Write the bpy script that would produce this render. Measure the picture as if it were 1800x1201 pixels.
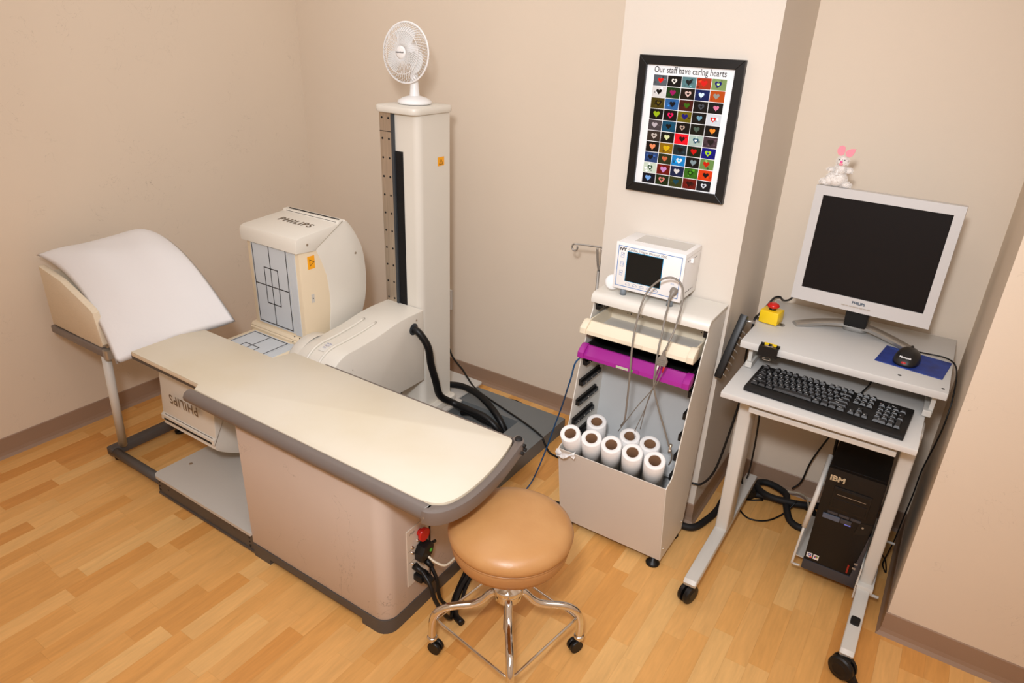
import bpy, bmesh, math, random
from mathutils import Vector, Matrix
PI = math.pi
S = 0.9          # drawing units -> metres
random.seed(7)
scene = bpy.context.scene
COL = scene.collection
for o in list(bpy.data.objects): bpy.data.objects.remove(o)

# ------------------------------------------------ camera, world, lights, exposure
CAM = dict(f=1200.0, pitch=-0.432835, yaw=0.566392, roll=0.041244, loc=(3.48213, -2.98783, 1.97064))
cd = bpy.data.cameras.new('camera'); cam = bpy.data.objects.new('camera', cd); COL.objects.link(cam)
cd.sensor_width = 36; cd.sensor_fit = 'HORIZONTAL'; cd.lens = 24.0; cd.clip_start = .02
cam.matrix_world = Matrix.Translation(Vector(CAM['loc']) * S) @ (Matrix.Rotation(CAM['yaw'], 4, 'Z') @ Matrix.Rotation(PI/2 + CAM['pitch'], 4, 'X') @ Matrix.Rotation(CAM['roll'], 4, 'Z'))
scene.camera = cam
w = bpy.data.worlds.new('world'); scene.world = w; w.use_nodes = True
w.node_tree.nodes['Background'].inputs[0].default_value = (.9, .85, .8, 1); w.node_tree.nodes['Background'].inputs[1].default_value = .2
vs = scene.view_settings
vs.view_transform = 'Standard'; vs.look = 'None'; vs.gamma = 1; vs.use_curve_mapping = False
vs.exposure = -0.09
def point_light(name, loc, power, radius, col):
    l = bpy.data.lights.new(name, 'POINT'); l.energy = power * S * S; l.shadow_soft_size = radius * S; l.color = col
    o = bpy.data.objects.new(name, l); COL.objects.link(o); o.location = Vector(loc) * S; return o
def area_light(name, loc, power, sx, sy, col, rot=(0, 0, 0)):
    l = bpy.data.lights.new(name, 'AREA'); l.shape = 'RECTANGLE'; l.size = sx * S; l.size_y = sy * S
    l.energy = power * S * S; l.color = col
    o = bpy.data.objects.new(name, l); COL.objects.link(o); o.location = Vector(loc) * S; o.rotation_euler = rot; return o
def spot_light(name, loc, power, size, blend, radius, col, rot):
    l = bpy.data.lights.new(name, 'SPOT'); l.energy = power * S * S; l.spot_size = size; l.spot_blend = blend; l.shadow_soft_size = radius * S; l.color = col
    o = bpy.data.objects.new(name, l); COL.objects.link(o); o.location = Vector(loc) * S; o.rotation_euler = rot; return o
TINT = (.97, 1.0, 1.06)
# camera flash on its bracket above the lens, and the light it throws back off ceiling
spot_light('flash_head', (3.35, -3.1, 2.4), 160, 1.6, 1.0, .09, TINT, (1.2375, 0, .4636))
area_light('flash_diffuser', (3.35, -3.1, 2.4), 21, .3, .3, TINT, (1.1425, 0, .7349))
area_light('ceiling_bounce', (3.2, -3.0, 2.93), 28, 1.6, 1.8, TINT)
area_light('ceiling_fill', (1.2, -1.2, 2.95), 11, 1.8, 1.8, TINT)  # added fill light for the left of the room, not a real fixture
area_light('ceiling_fill', (4.2, -1.9, 2.95), 9, 1.2, 1.8, TINT)  # second added fill, brightens the right side; no lamp hangs here

# ------------------------------------------------ helpers
def lin(c):
    return tuple(((v/255)/12.92 if v/255 <= .04045 else ((v/255+.055)/1.055)**2.4) for v in c)
MATS = {}
def mat(name, rgb, rough=.5, metal=0, spec=.5, var=.0, vscale=8, bump=0, bscale=200, coat=0, emit=None, tint=None, stretch=None, marks=None):
    if name in MATS: return MATS[name]
    m = bpy.data.materials.new(name); m.use_nodes = True; MATS[name] = m
    nt = m.node_tree; b = nt.nodes['Principled BSDF']; N = nt.nodes.new; Lk = nt.links.new
    c = lin(rgb) + (1,)
    b.inputs['Roughness'].default_value = rough; b.inputs['Metallic'].default_value = metal
    b.inputs['Specular IOR Level'].default_value = spec; b.inputs['Coat Weight'].default_value = coat
    tc = N('ShaderNodeTexCoord')
    vec = tc.outputs['Object']
    if stretch:
        mp = N('ShaderNodeMapping'); mp.inputs['Scale'].default_value = stretch; Lk(vec, mp.inputs[0]); vec = mp.outputs[0]
    out = None
    nz = N('ShaderNodeTexNoise'); nz.inputs['Scale'].default_value = vscale; nz.inputs['Detail'].default_value = 4
    Lk(vec, nz.inputs['Vector'])
    mx = N('ShaderNodeMix'); mx.data_type = 'RGBA'; mx.inputs[6].default_value = c
    c2 = lin(tint) + (1,) if tint else tuple(v*(1-var) for v in c[:3]) + (1,)
    mx.inputs[7].default_value = c2
    rp = N('ShaderNodeValToRGB'); rp.color_ramp.elements[0].position = .35; rp.color_ramp.elements[1].position = .7
    Lk(nz.outputs['Fac'], rp.inputs[0])
    Lk(rp.outputs[0], mx.inputs[0]) if (var or tint) else None
    if not (var or tint): mx.inputs[0].default_value = 0
    out = mx.outputs[2]
    if marks:   # scuffs: thin voronoi-noise scratches of a darker colour
        mc, ms, thr = marks
        n2 = N('ShaderNodeTexNoise'); n2.inputs['Scale'].default_value = ms; n2.inputs['Detail'].default_value = 6; n2.inputs['Distortion'].default_value = 2.5
        Lk(tc.outputs['Object'], n2.inputs['Vector'])
        d = N('ShaderNodeMath'); d.operation = 'SUBTRACT'; Lk(n2.outputs['Fac'], d.inputs[0]); d.inputs[1].default_value = .5
        a = N('ShaderNodeMath'); a.operation = 'ABSOLUTE'; Lk(d.outputs[0], a.inputs[0])
        l = N('ShaderNodeMath'); l.operation = 'LESS_THAN'; Lk(a.outputs[0], l.inputs[0]); l.inputs[1].default_value = thr
        n3 = N('ShaderNodeTexNoise'); n3.inputs['Scale'].default_value = ms*.9; n3.inputs['Detail'].default_value = 2
        Lk(tc.outputs['Object'], n3.inputs['Vector'])
        g = N('ShaderNodeMath'); g.operation = 'GREATER_THAN'; Lk(n3.outputs['Fac'], g.inputs[0]); g.inputs[1].default_value = .56
        mu = N('ShaderNodeMath'); mu.operation = 'MULTIPLY'; Lk(l.outputs[0], mu.inputs[0]); Lk(g.outputs[0], mu.inputs[1])
        mu2 = N('ShaderNodeMath'); mu2.operation = 'MULTIPLY'; Lk(mu.outputs[0], mu2.inputs[0]); mu2.inputs[1].default_value = .45
        m2 = N('ShaderNodeMix'); m2.data_type = 'RGBA'; Lk(mu2.outputs[0], m2.inputs[0]); Lk(out, m2.inputs[6]); m2.inputs[7].default_value = lin(mc) + (1,)
        out = m2.outputs[2]
    Lk(out, b.inputs['Base Color'])
    if bump:
        n4 = N('ShaderNodeTexNoise'); n4.inputs['Scale'].default_value = bscale; n4.inputs['Detail'].default_value = 3
        Lk(vec, n4.inputs['Vector'])
        bp = N('ShaderNodeBump'); bp.inputs['Strength'].default_value = bump; bp.inputs['Distance'].default_value = .002
        Lk(n4.outputs['Fac'], bp.inputs['Height']); Lk(bp.outputs[0], b.inputs['Normal'])
    if emit:
        b.inputs['Emission Color'].default_value = lin(emit[0]) + (1,); b.inputs['Emission Strength'].default_value = emit[1]
    return m

def wood_floor_mat():
    m = bpy.data.materials.new('maple_strip'); m.use_nodes = True
    nt = m.node_tree; b = nt.nodes['Principled BSDF']; N = nt.nodes.new; Lk = nt.links.new
    tc = N('ShaderNodeTexCoord'); oi = N('ShaderNodeObjectInfo'); geo = N('ShaderNodeNewGeometry')
    at = N('ShaderNodeAttribute'); at.attribute_name = 'tone'
    ad = N('ShaderNodeMath'); ad.operation = 'ADD'; Lk(oi.outputs['Random'], ad.inputs[0]); Lk(at.outputs['Fac'], ad.inputs[1])
    fr = N('ShaderNodeMath'); fr.operation = 'FRACT'; Lk(ad.outputs[0], fr.inputs[0])
    ramp = N('ShaderNodeValToRGB'); e = ramp.color_ramp.elements
    cols = [(0, (237, 188, 120)), (.2, (234, 179, 109)), (.6, (230, 172, 100)), (.85, (223, 161, 88)), (1.0, (214, 148, 76))]
    e[0].position = 0; e[0].color = lin(cols[0][1]) + (1,); e[1].position = 1; e[1].color = lin(cols[-1][1]) + (1,)
    for p, c in cols[1:-1]:
        k = e.new(p); k.color = lin(c) + (1,)
    Lk(fr.outputs[0], ramp.inputs[0])
    mp = N('ShaderNodeMapping'); mp.inputs['Scale'].default_value = (9, 1.1, 9); Lk(geo.outputs['Position'], mp.inputs[0])
    cx = N('ShaderNodeCombineXYZ'); mul = N('ShaderNodeMath'); mul.operation = 'MULTIPLY'; mul.inputs[1].default_value = 37; Lk(fr.outputs[0], mul.inputs[0]); Lk(mul.outputs[0], cx.inputs[2])
    va = N('ShaderNodeVectorMath'); va.operation = 'ADD'; Lk(mp.outputs[0], va.inputs[0]); Lk(cx.outputs[0], va.inputs[1])
    n1 = N('ShaderNodeTexNoise'); n1.inputs['Scale'].default_value = 2.2; n1.inputs['Detail'].default_value = 5; n1.inputs['Distortion'].default_value = 1.4; Lk(va.outputs[0], n1.inputs['Vector'])
    n2 = N('ShaderNodeTexNoise'); n2.inputs['Scale'].default_value = 14; n2.inputs['Detail'].default_value = 4; Lk(va.outputs[0], n2.inputs['Vector'])
    r1 = N('ShaderNodeMapRange'); r1.inputs[1].default_value = .3; r1.inputs[2].default_value = .7; r1.inputs[3].default_value = .90; r1.inputs[4].default_value = 1.04; Lk(n1.outputs['Fac'], r1.inputs[0])
    r2 = N('ShaderNodeMapRange'); r2.inputs[1].default_value = .3; r2.inputs[2].default_value = .7; r2.inputs[3].default_value = .95; r2.inputs[4].default_value = 1.04; Lk(n2.outputs['Fac'], r2.inputs[0])
    mm = N('ShaderNodeMath'); mm.operation = 'MULTIPLY'; Lk(r1.outputs[0], mm.inputs[0]); Lk(r2.outputs[0], mm.inputs[1])
    vm = N('ShaderNodeVectorMath'); vm.operation = 'SCALE'; Lk(ramp.outputs[0], vm.inputs[0]); Lk(mm.outputs[0], vm.inputs['Scale'])
    Lk(vm.outputs[0], b.inputs['Base Color'])
    b.inputs['Roughness'].default_value = .38; b.inputs['Specular IOR Level'].default_value = .35
    return m

def colattr_mat(name, rough=.5, spec=.4):
    m = bpy.data.materials.new(name); m.use_nodes = True
    nt = m.node_tree; b = nt.nodes['Principled BSDF']
    a = nt.nodes.new('ShaderNodeVertexColor'); a.layer_name = 'Col'
    nt.links.new(a.outputs[0], b.inputs['Base Color'])
    b.inputs['Roughness'].default_value = rough; b.inputs['Specular IOR Level'].default_value = spec
    return m

ORG = {}
class MB:
    def __init__(s): s.bm = bmesh.new(); s.col = None
    def box(s, x0, x1, y0, y1, z0, z1, bev=0, seg=2, M=None):
        r = bmesh.ops.create_cube(s.bm, size=1); v = r['verts']
        for q in v: q.co = Vector(((x0+x1)/2 + q.co.x*(x1-x0), (y0+y1)/2 + q.co.y*(y1-y0), (z0+z1)/2 + q.co.z*(z1-z0)))
        if bev:
            ed = list({e for q in v for e in q.link_edges})
            r = bmesh.ops.bevel(s.bm, geom=ed, offset=bev, segments=seg, affect='EDGES', profile=.5)
            v = list({q for f in r['faces'] for q in f.verts} | {q for q in v if q.is_valid})
        if M is not None: bmesh.ops.transform(s.bm, matrix=M, verts=v)
        return s
    def vbox(s, x0, x1, y0, y1, z0, z1, r, corners=(1, 1, 1, 1), seg=6, top=0):
        """box with rounded vertical corners: order (x0y0, x1y0, x1y1, x0y1)"""
        P = []
        for (cx, cy, a0, on) in ((x0, y0, PI, corners[0]), (x1, y0, 1.5*PI, corners[1]), (x1, y1, 0, corners[2]), (x0, y1, .5*PI, corners[3])):
            if on:
                ox = cx + (r if cx == x0 else -r); oy = cy + (r if cy == y0 else -r)
                for k in range(seg+1):
                    a = a0 + (PI/2)*k/seg; P.append((ox + r*math.cos(a), oy + r*math.sin(a)))
            else: P.append((cx, cy))
        s.prism(P, 'Z', z0, z1, bev=top); return s
    def prism(s, P, ax, a0, a1, bev=0, seg=2):
        def mk(p, a):
            return {'X': (a, p[0], p[1]), 'Y': (p[0], a, p[1]), 'Z': (p[0], p[1], a)}[ax]
        A = [s.bm.verts.new(mk(p, a0)) for p in P]; B = [s.bm.verts.new(mk(p, a1)) for p in P]
        n = len(P); F = [s.bm.faces.new(A), s.bm.faces.new(B[::-1])]
        for i in range(n): F.append(s.bm.faces.new((A[i], B[i], B[(i+1) % n], A[(i+1) % n])))
        bmesh.ops.recalc_face_normals(s.bm, faces=F)
        if bev:
            ed = [e for e in F[0].edges] + [e for e in F[1].edges]
            bmesh.ops.bevel(s.bm, geom=ed, offset=bev, segments=seg, affect='EDGES', profile=.5)
        return s
    def tube(s, pts, r, seg=8, n=0, closed=False, caps=True, radii=None):
        pts = [Vector(p) for p in pts]
        if n: pts = spline(pts, n, closed)
        m = len(pts); rings = []
        prev = None
        for i, p in enumerate(pts):
            a = pts[(i-1) % m] if (closed or i > 0) else p
            b = pts[(i+1) % m] if (closed or i < m-1) else p
            t = (b-a); t = t.normalized() if t.length > 1e-9 else Vector((0, 0, 1))
            if prev is None:
                u = t.orthogonal().normalized()
            else:
                u = (prev - t*prev.dot(t)); u = u.normalized() if u.length > 1e-6 else t.orthogonal().normalized()
            prev = u; w_ = t.cross(u)
            rr = radii[i] if radii else (r(i/(m-1)) if callable(r) else r)
            rings.append([s.bm.verts.new(p + (u*math.cos(2*PI*k/seg) + w_*math.sin(2*PI*k/seg))*rr) for k in range(seg)])
        F = []
        for i in range(m if closed else m-1):
            A = rings[i]; B = rings[(i+1) % m]
            for k in range(seg): F.append(s.bm.faces.new((A[k], A[(k+1) % seg], B[(k+1) % seg], B[k])))
        if not closed and caps: F.append(s.bm.faces.new(rings[0][::-1])); F.append(s.bm.faces.new(rings[-1]))
        for f in F: f.smooth = True
        return s
    def cyl(s, p0, p1, r, seg=20, r2=None):
        p0 = Vector(p0); p1 = Vector(p1); t = (p1-p0).normalized(); u = t.orthogonal().normalized(); w_ = t.cross(u)
        r2 = r if r2 is None else r2
        A = [s.bm.verts.new(p0 + (u*math.cos(2*PI*k/seg) + w_*math.sin(2*PI*k/seg))*r) for k in range(seg)]
        B = [s.bm.verts.new(p1 + (u*math.cos(2*PI*k/seg) + w_*math.sin(2*PI*k/seg))*r2) for k in range(seg)]
        for k in range(seg):
            f = s.bm.faces.new((A[k], A[(k+1) % seg], B[(k+1) % seg], B[k])); f.smooth = True
        s.bm.faces.new(A[::-1]); s.bm.faces.new(B); return s
    def lathe(s, prof, c=(0, 0, 0), axis=(0, 0, 1), seg=32, closed=False):
        ax = Vector(axis).normalized(); u = ax.orthogonal().normalized(); w_ = ax.cross(u); c = Vector(c); R = []
        for (r, h) in prof:
            if r < 1e-6: R.append([s.bm.verts.new(c + ax*h)])
            else: R.append([s.bm.verts.new(c + ax*h + (u*math.cos(2*PI*k/seg) + w_*math.sin(2*PI*k/seg))*r) for k in range(seg)])
        L = list(zip(R, R[1:])) + ([(R[-1], R[0])] if closed else [])
        for A, B in L:
            for k in range(seg):
                j = (k+1) % seg
                v = []
                for q in ((A[k % len(A)]), (A[j % len(A)]), (B[j % len(B)]), (B[k % len(B)])):
                    if q not in v: v.append(q)
                if len(v) > 2:
                    f = s.bm.faces.new(v); f.smooth = True
        return s
    def sphere(s, c, r, seg=16, sc=(1, 1, 1), M=None):
        q = bmesh.ops.create_uvsphere(s.bm, u_segments=seg, v_segments=max(6, seg//2), radius=1)
        for v in q['verts']:
            p = Vector((v.co.x*sc[0]*r, v.co.y*sc[1]*r, v.co.z*sc[2]*r))
            if M is not None: p = M @ p
            v.co = p + Vector(c)
            for f in v.link_faces: f.smooth = True
        return s
    def poly(s, pts, col=None):
        f = s.bm.faces.new([s.bm.verts.new(p) for p in pts])
        if col is not None:
            if s.col is None: s.col = s.bm.loops.layers.color.new('Col')
            for l in f.loops: l[s.col] = tuple(col) + (1,)
        return f
    def text(s, txt, size, o, right, up, bold=0, shear=0, depth=.0004, align='CENTER', sx=1, col=None, space=1.0):
        c = bpy.data.curves.new('t', 'FONT'); c.body = txt; c.size = size; c.align_x = align; c.align_y = 'CENTER'; c.offset = bold; c.shear = shear; c.resolution_u = 3; c.space_character = space
        c.extrude = 0
        ob = bpy.data.objects.new('t', c); me = bpy.data.meshes.new_from_object(ob)
        r = Vector(right).normalized(); u = Vector(up).normalized(); n = r.cross(u); vs_ = []
        for v in me.vertices: vs_.append(s.bm.verts.new(Vector(o) + r*v.co.x*sx + u*v.co.y + n*depth))
        for p in me.polygons:
            try:
                f = s.bm.faces.new([vs_[i] for i in p.vertices])
                if col is not None:
                    if s.col is None: s.col = s.bm.loops.layers.color.new('Col')
                    for l in f.loops: l[s.col] = tuple(col) + (1,)
            except ValueError: pass
        bpy.data.objects.remove(ob); bpy.data.curves.remove(c); bpy.data.meshes.remove(me); return s
    def line(s, a, b, wd, n, col=None, lift=.0006):
        """thin flat printed line on a surface of normal n"""
        a = Vector(a); b = Vector(b); n = Vector(n).normalized(); t = (b-a).normalized(); sd = n.cross(t)*wd/2; e = t*wd/2
        L = n*lift
        s.poly([a-e-sd+L, b+e-sd+L, b+e+sd+L, a-e+sd+L], col); return s
    def build(s, name, m, parent=None, smooth=None, M=None, kind=None, label=None):
        if M is not None: bmesh.ops.transform(s.bm, matrix=M, verts=s.bm.verts[:])
        org = Vector(ORG[parent.name]) if parent is not None else None
        bm = s.bm
        if org is None:
            xs = [v.co.x for v in bm.verts]; ys = [v.co.y for v in bm.verts]; zs = [v.co.z for v in bm.verts]
            org = Vector(((min(xs)+max(xs))/2, (min(ys)+max(ys))/2, min(zs)))
        for v in bm.verts: v.co = (v.co - org)*S
        if smooth is not None:
            for f in bm.faces: f.smooth = True
            for e in bm.edges:
                if len(e.link_faces) == 2 and e.calc_face_angle(0) > smooth: e.smooth = False
        me = bpy.data.meshes.new(name); bm.to_mesh(me); bm.free()
        me.materials.append(m)
        o = bpy.data.objects.new(name, me); COL.objects.link(o)
        if parent is not None: o.parent = parent
        else: o.location = org*S
        ORG[o.name] = tuple(org)
        if kind: o['kind'] = kind
        if label: o['label'] = label
        return o
def build_each(mb, name, m, parent=None, **kw):
    """every loose piece of mb becomes a part of its own"""
    seen = set(); out = []
    for v0 in mb.bm.verts[:]:
        if v0 in seen: continue
        isl = []; st_ = [v0]; seen.add(v0)
        while st_:
            v = st_.pop(); isl.append(v)
            for e in v.link_edges:
                q = e.other_vert(v)
                if q not in seen: seen.add(q); st_.append(q)
        n = MB(); mp = {v: n.bm.verts.new(v.co) for v in isl}
        for f in {f for v in isl for f in v.link_faces}:
            n.bm.faces.new([mp[v] for v in f.verts]).smooth = f.smooth
        out.append(n.build(name, m, parent, **kw))
    mb.bm.free(); return out
def spline(P, n, closed=False):
    out = []; m = len(P)
    for i in range(m if closed else m-1):
        if closed: p0, p1, p2, p3 = P[(i-1) % m], P[i], P[(i+1) % m], P[(i+2) % m]
        else:
            p1, p2 = P[i], P[i+1]; p0 = P[i-1] if i > 0 else p1*2-p2; p3 = P[i+2] if i < m-2 else p2*2-p1
        for k in range(n):
            t = k/n
            out.append(.5*((2*p1) + (p2-p0)*t + (2*p0-5*p1+4*p2-p3)*t*t + (3*p1-p0-3*p2+p3)*t**3))
    if not closed: out.append(P[-1])
    return out
def thing(name, label, cat, loc, group=None):
    o = bpy.data.objects.new(name, None); COL.objects.link(o); o.location = Vector(loc)*S; o.empty_display_size = .05
    o['label'] = label; o['category'] = cat
    if group: o['group'] = group
    ORG[o.name] = tuple(loc); return o
def tag(o, label, cat, group=None):
    o['label'] = label; o['category'] = cat
    if group: o['group'] = group
    return o
def turn(o, rz=0, rx=0, ry=0): o.rotation_euler = (rx, ry, rz); return o
V = Vector
SM = .6
# ------------------------------------------------ materials
wallm = mat('wall_paint', (228, 212, 192), .62, spec=.3, var=.03, vscale=1.5, bump=.12, bscale=260)
wallm2 = mat('wall_paint_scuffed', (228, 211, 190), .62, spec=.3, var=.03, vscale=1.5, bump=.12, bscale=260, marks=((120, 100, 85), 7, .0012))
pillm = mat('pillar_paint', (218, 208, 195), .6, spec=.3, var=.02, vscale=1.5, bump=.12, bscale=260)
ceilm = mat('ceiling_paint', (240, 236, 228), .8)
basem = mat('vinyl_base', (158, 130, 108), .45, spec=.4, var=.06, vscale=3)
floorb = mat('floor_base', (214, 160, 98), .5)
woodm = wood_floor_mat()
offw = mat('enamel_white', (226, 220, 208), .38, var=.03, vscale=4)
offw_scuff = mat('enamel_scuffed', (206, 188, 174), .42, var=.05, vscale=3, marks=((95, 85, 80), 5, .0022))
greyw = mat('enamel_grey_white', (205, 200, 192), .42, var=.04, vscale=3)
beige = mat('beige_plastic', (232, 214, 184), .42, var=.03, vscale=3)
cream = mat('cream_laminate', (222, 213, 195), .42, tint=(214, 201, 174), vscale=2.2)
creamedge = mat('plywood_edge', (226, 210, 184), .5, var=.07, vscale=60, stretch=(1, 1, 8))
railg = mat('grey_rail', (128, 118, 112), .4, metal=.35, var=.05)
darkg = mat('dark_grey_plastic', (84, 78, 74), .5, var=.08)
slate = mat('slate_steel', (112, 115, 115), .5, var=.05, vscale=4)
slated = mat('slate_dark', (58, 62, 66), .5)
black = mat('black_plastic', (17, 16, 16), .42, spec=.4)
blackm = mat('black_matte', (16, 14, 14), .7)
rubber = mat('black_rubber', (14, 14, 15), .45, spec=.4)
chrome = mat('chrome', (225, 222, 218), .09, metal=1)
steel = mat('brushed_steel', (200, 184, 165), .42, metal=.75, var=.2, vscale=5, stretch=(30, 30, 1))
silver = mat('silver_plastic', (206, 205, 204), .35, metal=.15)
silver2 = mat('silver_metal', (180, 178, 174), .3, metal=.8)
whitep = mat('white_plastic', (240, 238, 236), .35)
linen = mat('white_linen', (226, 222, 220), .9, spec=.15, bump=.5, bscale=30)
bluegrey = mat('blue_grey_panel', (203, 208, 212), .4)
ink = mat('black_ink', (38, 34, 34), .6)
orange = mat('orange_sticker', (250, 170, 20), .5)
red = mat('red_plastic', (205, 30, 25), .25)
yellow = mat('yellow_plastic', (246, 205, 30), .35)
green = mat('green_sticker', (90, 200, 70), .5)
tan = mat('tan_vinyl', (196, 146, 92), .36, tint=(184, 132, 80), vscale=6, bump=.15, bscale=120)
tan2 = mat('tan_vinyl_band', (188, 137, 86), .4, tint=(176, 126, 78), vscale=6, bump=.15, bscale=120)
gwhite = mat('cart_white', (226, 221, 211), .4, var=.03)
gfront = mat('cart_front', (216, 206, 194), .42, var=.03, vscale=3)
gin = mat('cart_inside', (200, 200, 198), .5, var=.06)
purple = mat('purple_plastic', (160, 34, 140), .38)
creamp = mat('cream_plastic', (230, 217, 192), .42)
paper = mat('white_paper', (242, 238, 234), .85, spec=.1, bump=.2, bscale=90)
card = mat('brown_cardboard', (118, 84, 56), .85)
desk = mat('desk_laminate', (214, 211, 206), .45, var=.02)
deskf = mat('desk_frame', (212, 208, 200), .42)
scrn = mat('dark_screen', (26, 22, 21), .45, spec=.12)
scrn2 = mat('monitor_glass', (24, 24, 22), .4, spec=.2)
cablegrey = mat('grey_cable', (130, 122, 112), .45)
bluec = mat('blue_cable', (20, 75, 120), .4)
blueln = mat('blue_print', (50, 120, 190), .5)
cyanln = mat('cyan_print', (40, 160, 210), .4)
pink = mat('pink_felt', (255, 150, 165), .8)
furm = mat('white_fur', (238, 232, 226), .9)
pad = mat('blue_mouse_pad', (28, 62, 150), .5, tint=(24, 44, 112), vscale=25)
towerm = mat('tower_black', (17, 14, 13), .45, spec=.35)
toweredge = mat('tower_charcoal', (58, 57, 62), .45)

# ------------------------------------------------ room shell
XR, YF, ZC = 5.0, -4.3, 2.98
PX0, PX1, PY = 2.3217, 2.8755, -.5007
SX, SY = 3.666, -.6753
def st(mb, name, m, parent=None, **k):
    return mb.build(name, m, parent, kind='structure' if parent is None else None, **k)
st(MB().box(-.15, 0, YF-.15, .15, -.1, ZC), 'wall_left', wallm2)
st(MB().box(0, XR, 0, .15, -.1, ZC), 'wall_back', wallm)
st(MB().box(PX0, PX1, PY, 0, 0, ZC), 'wall_pillar', pillm)
st(MB().box(SX, XR, SY, 0, 0, ZC), 'wall_corner', wallm2)
st(MB().box(XR, XR+.15, YF-.15, .15, -.1, ZC), 'wall_right', wallm)
st(MB().box(0, XR, YF-.15, YF, -.1, ZC), 'wall_front', wallm)
st(MB().box(-.15, XR+.15, YF-.15, .15, ZC, ZC+.1), 'ceiling', ceilm)
HB = .1016
def base_prof(mb, P):   # vinyl cove base along a polyline, wall on its left side
    P = [V((p[0], p[1], 0)) for p in P]
    prof = [(0, 0), (.016, 0), (.012, .006), (.007, .014), (.004, .03), (.0035, HB-.004), (.001, HB), (0, HB)]
    nrm = []
    for i in range(len(P)):
        ns = []
        for a, b in ((i-1, i), (i, i+1)):
            if 0 <= a and b < len(P):
                t = (P[b]-P[a]).normalized(); ns.append(V((t.y, -t.x, 0)))
        if len(ns) == 1: nrm.append(ns[0])
        else: nrm.append((ns[0]+ns[1]) / (1 + ns[0].dot(ns[1])))
    R = [[mb.bm.verts.new(p + n*d + V((0, 0, h))) for d, h in prof] for p, n in zip(P, nrm)]
    F = []
    for A, B in zip(R, R[1:]):
        for k in range(len(prof)-1): F.append(mb.bm.faces.new((A[k], B[k], B[k+1], A[k+1])))
    F.append(mb.bm.faces.new(R[0])); F.append(mb.bm.faces.new(R[-1][::-1]))
    bmesh.ops.recalc_face_normals(mb.bm, faces=F)
    return mb
st(base_prof(MB(), [(0, YF), (0, 0)]), 'baseboard_left', basem)
st(base_prof(MB(), [(0, 0), (PX0, 0)]), 'baseboard_back', basem)
st(base_prof(MB(), [(PX0, 0), (PX0, PY), (PX1, PY), (PX1, 0)]), 'baseboard_pillar', basem)
st(base_prof(MB(), [(PX1, 0), (SX, 0)]), 'baseboard_alcove', basem)
st(base_prof(MB(), [(SX, 0), (SX, SY), (XR, SY)]), 'baseboard_corner', basem)
# floor: thin maple-look strips laid over a base slab
fl = st(MB().box(-.15, XR+.15, YF-.15, .15, -.1, -.004), 'floor', floorb)
SW = .0737; gap = .00012
strips = []
k0 = math.floor((0 - 3.006)/SW)
rf = random.Random(11)
CP = V(CAM['loc'])
for k in range(k0, int((XR-3.006)/SW)+1):
    x0 = max(3.006 + k*SW, 0); x1 = min(x0 + SW if 3.006+k*SW > 0 else 3.006+(k+1)*SW, XR)
    if x1 - x0 < .01: continue
    y = .0 - rf.random()*.3
    lim = 0
    y = 0.0; first = True
    while y > YF:
        L = rf.choice((.22, .28, .32, .32, .33, .40, .46)) * (rf.random() if first else 1)
        L = max(L, .06); first = False
        y2 = max(y-L, YF)
        if y2 - YF < .05: y2 = YF
        strips.append((x0, x1, y2, y)); y = y2
def inview(cx, cy):
    R = cam.matrix_world.to_3x3(); q = R.transposed() @ (V((cx, cy, 0)) - CP)
    if q.z > -.1: return False
    px = 900 + 1200*q.x/-q.z; py = 600 - 1200*q.y/-q.z
    return -40 < px < 1840 and -40 < py < 1240
cand = []
rest = []
for s_ in strips:
    cx, cy = (s_[0]+s_[1])/2, (s_[2]+s_[3])/2
    hid = (.85 < cx < 2.2 and -1.7 < cy < -.2) or (2.4 < cx < 2.85 and cy > -.85) or (PX0 < cx < PX1 and cy > PY) or (cx > SX and cy > SY)
    if inview(cx, cy) and not hid: cand.append(((V((cx, cy, 0))-CP).length, s_))
    elif (PX0 < cx < PX1 and cy > PY+.2) or (cx > SX+.05 and cy > SY+.2): continue
    else: rest.append(s_)
cand.sort(key=lambda t: t[0])
rest += [c[1] for c in cand[300:]]
for d, s_ in cand[:300]:
    g1 = .0009 if abs(s_[1]-.6476) < .002 else gap      # sheet seam
    MB().box(s_[0]+gap, s_[1]-g1, s_[2]+gap, s_[3]-gap, -.004, 0).build('plank', woodm, fl)
mb = MB(); tone = mb.bm.faces.layers.float.new('tone')
for s_ in rest:
    n0 = len(mb.bm.faces); mb.box(s_[0]+gap, s_[1]-gap, s_[2]+gap, s_[3]-gap, -.004, 0)
    mb.bm.faces.ensure_lookup_table(); t = rf.random()
    for f in mb.bm.faces[n0:]: f[tone] = t
mb.build('plank', woodm, fl, kind='stuff')
# wall outlet behind the column
t = thing('wall_outlet', 'white wall outlet plate low on back wall beside the tall white column', 'outlet', (1.15, -.006, .48))
MB().box(1.078, 1.152, -.008, 0, .42, .545, .002).build('cover_plate', whitep, t)
for z in (.455, .50):
    MB().box(1.100, 1.130, -.011, -.008, z-.0, z+.028, .002).build('socket', whitep, t)

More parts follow.
